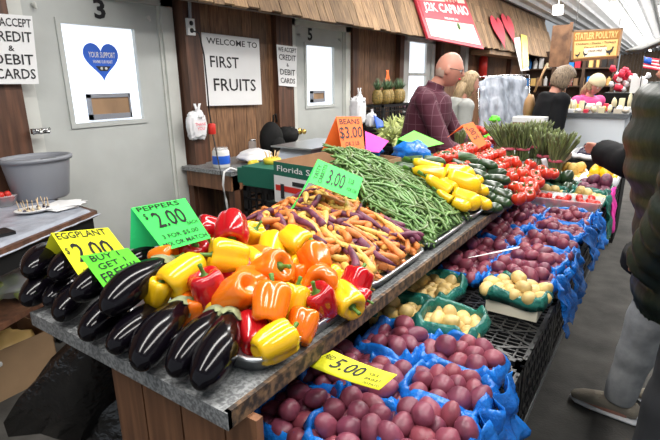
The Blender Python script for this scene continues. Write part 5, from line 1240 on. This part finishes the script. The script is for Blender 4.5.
for i, (m_, nm_, lab, grp, cat, x0, x1, y0, y1, n_, r_) in enumerate(bb_):
    lumps(nm_, m_, lab, grp, cat, x0, x1, y0, y1, n_, r_, i+50, z=.69 if i < 6 else .80)
    bag('produce_bag', ['open green bag of gold potatoes near the counter past the pink tray', 'open green bag of gold potatoes on the aisle side past the pink tray', 'open dark bag of squash in the far row', 'open dark bag of purple turnips in the far row', 'open pale bag of small yellow squash', 'open pale bag of pale roots at the counter side', 'open pale box of dark plums at the far end'][i], (x0+x1)/2, (y0+y1)/2, x1-x0-.01, y1-y0-.01, .682 if i < 6 else .79, .76 if i < 6 else .84, 'greenbag' if i < 4 else 'whitebag', i+90)
tag(MB().bb(-.74, -.24, 5.23, 5.85, .0, .788).build('display_block', 'blacks', smooth=False), 'dark block under the farthest fruit tray', 'stand')
c = at_w(553, 147, 4.9); crump('blue_bag', 'bunched bright blue bag at the far end of the counter edge', 'bag', c, (.09, .09, .08), 'blue', 61)
tag(MB().quad(*[at_x(*a) for a in ((541, 159, -.62), (546, 158, -.62), (551, 177, -.615), (545, 178, -.615))], .002).build('plastic_wrap', 'whitebag'), 'strip of clear white plastic hanging over the far counter edge', 'wrap')
for i, (y, m_) in enumerate(((3.75, 'greenbag'), (4.05, 'pinkc'))):
    def sk2(u, v): return Vector((-.235+.04*v+.03*noise.noise(Vector((u*5, v*4, i*5))), y-.12+.24*u, .76-.30*v-.04*noise.noise(Vector((u*4, i*2, 0)))))
    tag(MB().grid(sk2, 20, 12, .0015).build('bag_skirt', m_), ['green bag skirt hanging by the far gold potatoes', 'bright pink bag hanging at the aisle side near the customer in black'][i], 'bag')
# white flowers / flag stand beyond
t = empty('flower_display', (-.75, 11.2, 0), 'far dark stand with red and white flowers and a small flag', 'display')
MB().bb(-1.05, -.1, 11.0, 11.8, 0, 1.28).build('stand_block', 'blacks', t, smooth=False)
m = MB()
for k in range(16): m.ball((random.uniform(-1.0, -.6), 11.05+random.uniform(0, .2), random.uniform(1.35, 1.75)), .06, 8, 6, fn=lambda v: v*(1+.5*noise.noise(v*3)))
m.build('red_flowers', 'redc', t); m = MB()
for k in range(22): m.ball((random.uniform(-.95, -.3), 11.05+random.uniform(0, .2), random.uniform(1.32, 1.62)), .05, 8, 6, fn=lambda v: v*(1+.5*noise.noise(v*3)))
m.build('white_flowers', 'whitebag', t); MB().bb(-.62, -.42, 11.0, 11.15, 1.28, 1.55).build('white_vase', 'white', t, smooth=False)
fp = Vector((-.45, 10.95, 1.72))
MB().tube([(-.45, 10.95, 1.3), (-.47, 10.95, 1.95)], .008, 6).build('flag_pole', 'black', t)
m = MB(); m2 = MB()
for k in range(7): (m if k % 2 == 0 else m2).grid(lambda u, v, k=k: Vector((-.46+.28*u, 10.94+.02*math.sin(u*6), 1.93-.028*(k+v)-.06*u)), 8, 1, .003)
m.build('red_stripes', 'redc', t); m2.build('white_stripes', 'paper', t); MB().grid(lambda u, v: Vector((-.46+.12*u, 10.932+.02*math.sin(u*3), 1.93-.11*v-.03*u)), 6, 2, .003).build('blue_canton', 'navy', t)

# ================================================================== PEOPLE
def head_part(b, c, M, s_=1.0):
    def f(v):   # +x face direction, z up
        x, y, z = v; r_ = 1.0
        w = Vector((x*1.0, y*.80, z*1.18))
        if z < -.1: w.y *= 1-.32*(-z-.1); w.x *= 1-.10*(-z)
        if x > 0: w.x *= .93
        w.x += .30*math.exp(-((y/.15)**2+((z+.12)/.17)**2))*(x > 0)       # nose
        w.x += .08*math.exp(-((y/.55)**2+((z-.20)/.12)**2))*(x > 0)       # brow
        w.x -= .05*math.exp(-(((abs(y)-.34)/.16)**2+((z-.06)/.12)**2))*(x > 0)   # eye sockets
        w.x += .11*math.exp(-((y/.25)**2+((z+.50)/.09)**2))*(x > 0)       # lips
        w.x += .16*math.exp(-((y/.30)**2+((z+.82)/.16)**2))*(x > 0)       # chin
        return w
    b.ball(c, .104*s_, 40, 30, M=M, fn=f)
    for sg in (-1, 1):
        e = c+M @ Vector((-.005, sg*.083*s_, -.005)); b.ball(e, (.020*s_, .012*s_, .034*s_), 10, 8, M=M)
def hand_part(b, w, d, palm_n, s_=1.0, curl=.5):
    """wrist w, direction d, palm normal; five separate fingers"""
    d = d.normalized(); pn = (palm_n-d*palm_n.dot(d)).normalized(); sd = d.cross(pn)
    b.tube([w-d*.01, w+d*.03*s_, w+d*.075*s_, w+d*.09*s_], [(.016*s_, .026*s_), (.015*s_, .036*s_), (.013*s_, .041*s_), (.009*s_, .038*s_)], 12, up=pn)
    for k, (o_, L_) in enumerate(((-.030, .062), (-.010, .074), (.011, .070), (.030, .054))):
        p0 = w+d*.078*s_+sd*o_*s_; dd = d; pts = [p0]; p = p0
        for j, sg in enumerate((.42, .33, .25)):
            an = curl*(j+1)*.45; dj = (d*math.cos(an)+pn*math.sin(an)).normalized(); p = p+dj*L_*sg*s_; pts.append(p)
        b.tube(pts, [.0095*s_, .0088*s_, .008*s_, .0055*s_], 8, up=pn)
    p0 = w+d*.02*s_-sd*.026*s_; b.tube([p0, p0+(d*.6-sd*.8).normalized()*.03*s_, p0+(d*.85-sd*.5).normalized()*.06*s_, p0+(d*.95-sd*.3+pn*.2).normalized()*.08*s_], [.013*s_, .011*s_, .0095*s_, .006*s_], 8, up=pn)
def human(loc, psi, H=1.76, lean=.12, side=0, headtilt=(0, 0), rarm=None, larm=None, cl=None, label='', kind='coat', vox=.011, name='person', build_=1.0, stride=.1, hair=None, parts=True, handson=True, skin='skin', headfwd=.03, drop=0):
    """local frame: +x facing, +y left, z up"""
    k = H/1.76; loc = Vector(loc); Rz = Matrix.Rotation(psi, 3, 'Z'); Ln = Matrix.Rotation(lean, 3, 'Y') @ Matrix.Rotation(side, 3, 'X')
    hip = Vector((0, 0, .93*k))
    T = lambda v: loc + Rz @ (Vector(v)*1)
    U = lambda v: T(hip + Ln @ (Vector(v)*k))       # upper body coords relative to hip
    root = empty(name, loc, label, 'person')
    up_ = Rz @ Vector((1, 0, 0))
    w = build_
    hc = U((headfwd+.02, 0, .695-drop)); Mh = Rz @ Ln @ Matrix.Rotation(headtilt[0], 3, 'Y') @ Matrix.Rotation(headtilt[1], 3, 'Z')
    body = MB(); head_part(body, hc, Mh, k)
    body.tube([U((-.01, 0, .50)), U((0, 0, .56)), hc+Mh @ Vector((-.02, 0, -.05))], [.062*k, .056*k, .052*k], 14)
    tor = [(0, -.06, .15, .11), (0, .06, .15, .105), (0, .2, .145, .10), (.005, .34, .165, .11), (0, .46, .175, .10), (-.005, .515, .11, .075)]
    body.tube([U((x, 0, z)) for x, z, a, c in tor], [(c*k*w, a*k*w) for x, z, a, c in tor], 20, up=up_)
    legs = []
    for sg in (-1, 1):
        fx = stride*sg; L_ = [T((0, sg*.09*k, .92*k)), T((fx*.4+.02, sg*.10*k, .5*k)), T((fx, sg*.11*k, .09*k))]; legs.append(L_)
        body.tube([L_[0], L_[0].lerp(L_[1], .5), L_[1], L_[1].lerp(L_[2], .4), L_[2]], [.085*k, .072*k, .055*k, .055*k, .038*k], 12, up=up_)
        ft = L_[2]; body.tube([ft+Rz @ Vector((-.05, 0, -.04)), ft+Rz @ Vector((.05, 0, -.045)), ft+Rz @ Vector((.15, 0, -.06))], [.035, .04, .025], 10)
    arms = []
    for sg, a in ((-1, rarm), (1, larm)):
        sh = U((0, sg*.19*w, .455)); el = a[0] if a else U((0, sg*.25*w, .17)); wr = a[1] if a else U((.12, sg*.24*w, -.05))
        el = Vector(el) if a is None else T(el); wr = Vector(wr) if a is None else T(wr); arms.append((sh, el, wr))
        body.tube([sh, sh.lerp(el, .5), el, el.lerp(wr, .4), wr], [.05*k, .045*k, .038*k, .036*k, .026*k], 12)
        hand_part(body, wr, wr-el, Rz @ Vector((0, -sg, -.3)), k*.98)
    body.build('body', skin, root, remesh=vox*.62)
    # clothes
    g = cl
    top = MB(); ex = g.get('bulk', .018)
    tt = [(0, -.10, .16, .12), (0, -.02, .165, .118), (0, .06, .165, .115), (0, .2, .16, .112), (.005, .34, .178, .122), (0, .45, .172, .108), (-.01, .505, .125, .088), (-.008, .535, .078, .072)]
    if g.get('long'): tt = [(.0, -g['long'], .205, .16), (0, -g['long']*.5, .20, .155)] + tt
    pts = []; rad = []
    for i in range(len(tt)-1):
        for j in range(6 if g.get('puff') else 2):
            a = j/(6 if g.get('puff') else 2); A, B = tt[i], tt[i+1]; x, z, aa, cc = [A[m_]*(1-a)+B[m_]*a for m_ in range(4)]
            q_ = g.get('puff', 0)*abs(math.sin(z*PI/.085)) if g.get('puff') else 0
            pts.append(U((x, 0, z))); rad.append(((cc*w+ex+q_)*k, (aa*w+ex+q_)*k))
    A = tt[-1]; pts.append(U((A[0], 0, A[1]))); rad.append(((A[3]*w+.012)*k, (A[2]*w+.012)*k))
    wr_fn = lambda t_, th: 1+.035*noise.noise(Vector((t_*7, math.cos(th)*1.8, math.sin(th)*1.8)))
    top.tube(pts, rad, 30, up=up_, fn=wr_fn)
    for (sh, el, wr) in arms:
        n_ = 26; P2 = []; R2 = []
        for i in range(n_+1):
            t_ = i/n_; p = sh.lerp(el, t_*2) if t_ < .5 else el.lerp(wr, (t_-.5)*1.92); q_ = g.get('puff', 0)*abs(math.sin(t_*PI*6.5))
            P2.append(p); R2.append((.062*(1-t_)+.042*t_+ex*.6+q_)*k)
        top.tube(P2, R2, 16, fn=lambda t_, th: 1+.06*noise.noise(Vector((t_*9, math.cos(th)*1.5, math.sin(th)))))
        top.ball(sh, (.07+ex*.6)*k, 14, 10); top.ball(el, (.053+ex*.6)*k, 14, 10)
    if g.get('collar'):
        top.tube([U((-.005, 0, .49)), U((0, 0, .55)), U((.005, 0, .585))], [(.088*k, .10*k), (.070*k, .076*k), (.068*k, .072*k)], 20, up=up_)
    top.build(g.get('topname', 'jacket'), g['top'], root, remesh=vox)
    tr_ = MB()
    for L_ in legs:
        P2 = []; R2 = []
        for i in range(14):
            t_ = i/13; p = L_[0].lerp(L_[1], t_*2) if t_ < .5 else L_[1].lerp(L_[2], (t_-.5)*2); P2.append(p); R2.append((.105*(1-t_)+.068*t_+.004*math.sin(i*2.3))*k)
        tr_.tube(P2, R2, 18, up=up_, fn=lambda t_, th: 1+.06*noise.noise(Vector((t_*8, math.cos(th)*1.5, math.sin(th)*1.5))))
    tr_.tube([T((0, 0, .82*k)), T((0, 0, .92*k)), U((0, 0, .08))], [(.12*k*w, .165*k*w), (.13*k*w, .172*k*w), (.12*k*w, .16*k*w)], 20, up=up_)
    tr_.build('trousers', g['leg'], root, remesh=vox)
    for L_ in legs:
        ft = L_[2]; q_ = lambda x, z: T(Rz.inverted() @ (ft-loc)+Vector((x, 0, 0))) + Vector((0, 0, z-ft.z))
        sh_ = MB().tube([q_(-.09, .055), q_(-.07, .06), q_(0, .066), q_(.08, .058), q_(.15, .046), q_(.19, .036), q_(.20, .034)], [(.03, .026), (.042, .036), (.048, .040), (.036, .044), (.026, .044), (.016, .032), (.006, .012)], 18, up=(0, 0, 1)).build('shoe', g.get('shoe', 'blacks'), root)
        so = MB().tube([q_(-.10, .014), q_(-.08, .014), q_(0, .014), q_(.1, .014), q_(.17, .016), q_(.205, .02)], [(.012, .028), (.014, .040), (.014, .044), (.013, .048), (.012, .042), (.006, .016)], 16, up=(0, 0, 1)).build('sole', g.get('sole', 'blacks'), sh_, loc=loc)
    # eyes, mouth
    for sg in (-1, 1):
        e = hc+Mh @ Vector((.083*k, sg*.033*k, .008*k)); MB().ball(e, .010*k, 10, 8).build('eye', 'paper', root); 
    MB().ball(hc+Mh @ Vector((.092*k, 0, -.05*k)), (.008*k, .024*k, .008*k), 12, 8, M=Mh).build('mouth', 'redc' if g.get('smile') else 'skin', root)
    if hair:
        st, hm = hair; h = MB()
        def fh(v):
            return v
        def shell(cond, sc, low=-.2):
            vs, n1, m1 = [], 40, 28; hb = MB()
            def ff(v):
                w_ = Vector((v.x*1.0, v.y*.84, v.z*1.18))
                in_ = cond(v)
                return w_*(sc+.05*noise.noise(v*4)+.03*noise.noise(v*11) if in_ else .80)
            hb.ball(hc, .104*k, n1, m1, M=Mh, fn=ff); return hb
        if st == 'fringe': hb = shell(lambda v: (v.z < -.0 and v.z > -.6 and v.x < -.15), .97)
        elif st == 'bob': hb = shell(lambda v: (v.x < .45 and v.z > -.8) or v.z > .5, 1.22)
        else:
            hb = shell(lambda v: (v.x < .3 and v.z > -.95) or v.z > .55, 1.14)
            hb.tube([hc+Mh @ Vector((-.06, 0, .0)), hc+Mh @ Vector((-.09, 0, -.12)), hc+Mh @ Vector((-.09, .01, -.28))], [(.05, .08), (.05, .085), (.025, .05)], 14, fn=lambda t_, th: 1+.08*math.sin(7*th))
        hb.build('hair', hm, root)
    return root, hc, Mh, k

# vendor in plaid shirt
loc = Vector((-1.66, 3.62, 0))
root, hc, Mh, k = human((-1.62, 3.62, 0), R(12), H=1.80, lean=.22, headtilt=(.02, .05), rarm=((.26, -.27, 1.08), (.50, -.20, .98)), larm=((.28, .24, 1.10), (.52, .14, .99)),
      cl=dict(top='plaid', leg='dkjean', topname='plaid_shirt', bulk=.02, collar=1, smile=1), label='balding man in glasses and burgundy plaid shirt laughing behind the stall', hair=('fringe', 'hairg'), build_=1.24, headfwd=.05)
g = MB()
for sg in (-1, 1):
    e = hc+Mh @ Vector((.098*k, sg*.034*k, .006*k)); ring_ = [e+Mh @ Vector((0, .024*math.cos(a)*k, .016*math.sin(a)*k)) for a in [i*2*PI/16 for i in range(17)]]
    g.tube(ring_, .0022, 6, cap=False); g.tube([e+Mh @ Vector((0, sg*.024*k, .006)), e+Mh @ Vector((-.05*k, sg*.050*k, .006)), hc+Mh @ Vector((-.005, sg*.086*k, .008))], .0025, 6)
g.tube([hc+Mh @ Vector((.10*k, -.01, .008)), hc+Mh @ Vector((.10*k, .01, .008))], .0022, 6)
g.build('glasses', 'black', root)
human((-1.80, 4.85, 0), R(40), H=1.66, lean=.18, cl=dict(top='sweater', leg='dkjean', topname='sweater', bulk=.03), label='blond woman in grey sweater bending behind the man in plaid', hair=('long', 'hairb'), vox=.014)
human((-1.06, 5.62, 0), R(35), H=1.70, lean=.16, headtilt=(.3, 0), cl=dict(top='coatb', leg='blacks', topname='coat', bulk=.045, long=.35), label='woman with short ash brown hair in long black coat at the white counter', hair=('bob', 'hairbr'), vox=.014)
t = empty('shoulder_bag', (-1.75, 7.75, .9), 'tan shoulder bag carried on the back of the woman in black', 'bag')
c = at_w(533, 106, 5.35); MB().ball(c-Vector((.04, 0, .02)), (.06, .08, .15), 16, 12, fn=lambda v: v*(1+.15*noise.noise(v*2))).build('bag_body', 'bag_tan', t); MB().tube([c+Vector((0, 0, .15)), c+Vector((.08, .05, .42))], (.012), 6).build('strap', 'bag_tan', t)
root, hc, Mh, k = human((-.93, 7.35, 0), R(-40), H=1.62, lean=.22, headtilt=(.3, 0), cl=dict(top='pinks', leg='dkjean', topname='pink_top', bulk=.03), label='blond worker in pink top and cream knit hat behind the deli counter', hair=('long', 'hairb'), vox=.015)
MB().ball(hc+Mh @ Vector((-.01, 0, .03)), .12*k, 24, 16, M=Mh, fn=lambda v: Vector((v.x, v.y*.9, v.z*1.1)) if v.z > -.1 else v*.75).build('knit_hat', 'knit', root)

# customer 2: black coat, grey jeans
human((.15, 2.46, 0), R(172), H=1.72, lean=.06, side=.0, larm=((.0, .25, 1.14), (.03, .10, .98)), rarm=((.30, -.28, 1.15), (.47, -.46, 1.17)), cl=dict(top='coatb', leg='jean', topname='black_coat', bulk=.05, long=.16, shoe='shoe', sole='sole'), build_=1.15,
      label='customer in black coat, grey jeans and beige sneakers reaching toward the fruit', hair=('bob', 'hairbr'), vox=.011, stride=.12)
# customer 1: dark green puffer, nearest
root, hc, Mh, k = human((.225, 1.74, 0), R(180), H=1.91, lean=.17, headtilt=(.1, .1), drop=.10, rarm=((.10, -.32, 1.24), (.16, -.12, 1.05)), larm=((.12, .30, 1.24), (.17, .14, 1.03)), cl=dict(top='puffer', leg='dkjean', topname='puffer_jacket', bulk=.05, puff=.018, collar=1),
      label='nearest customer in dark green puffer jacket and grey cap at the right edge', hair=('fringe', 'hairg'), vox=.011, build_=1.40, headfwd=.008)
c = MB(); c.ball(hc+Mh @ Vector((-.01, 0, .045)),   .108*k, 26, 18, M=Mh, fn=lambda v: Vector((v.x, v.y*.88, v.z*.95)) if v.z > 0 else Vector((v.x, v.y*.88, v.z*.12))); cap = c.build('cap', 'capg', root)
MB().grid(lambda u, v: hc+Mh @ Vector((.085*k+.105*u*math.cos((v-.5)*1.6)*k, (v-.5)*.17*k*(1-.25*u), .052*k-.05*(v-.5)**2-.012*u)), 8, 10, .004).build('cap_brim', 'capg', root)
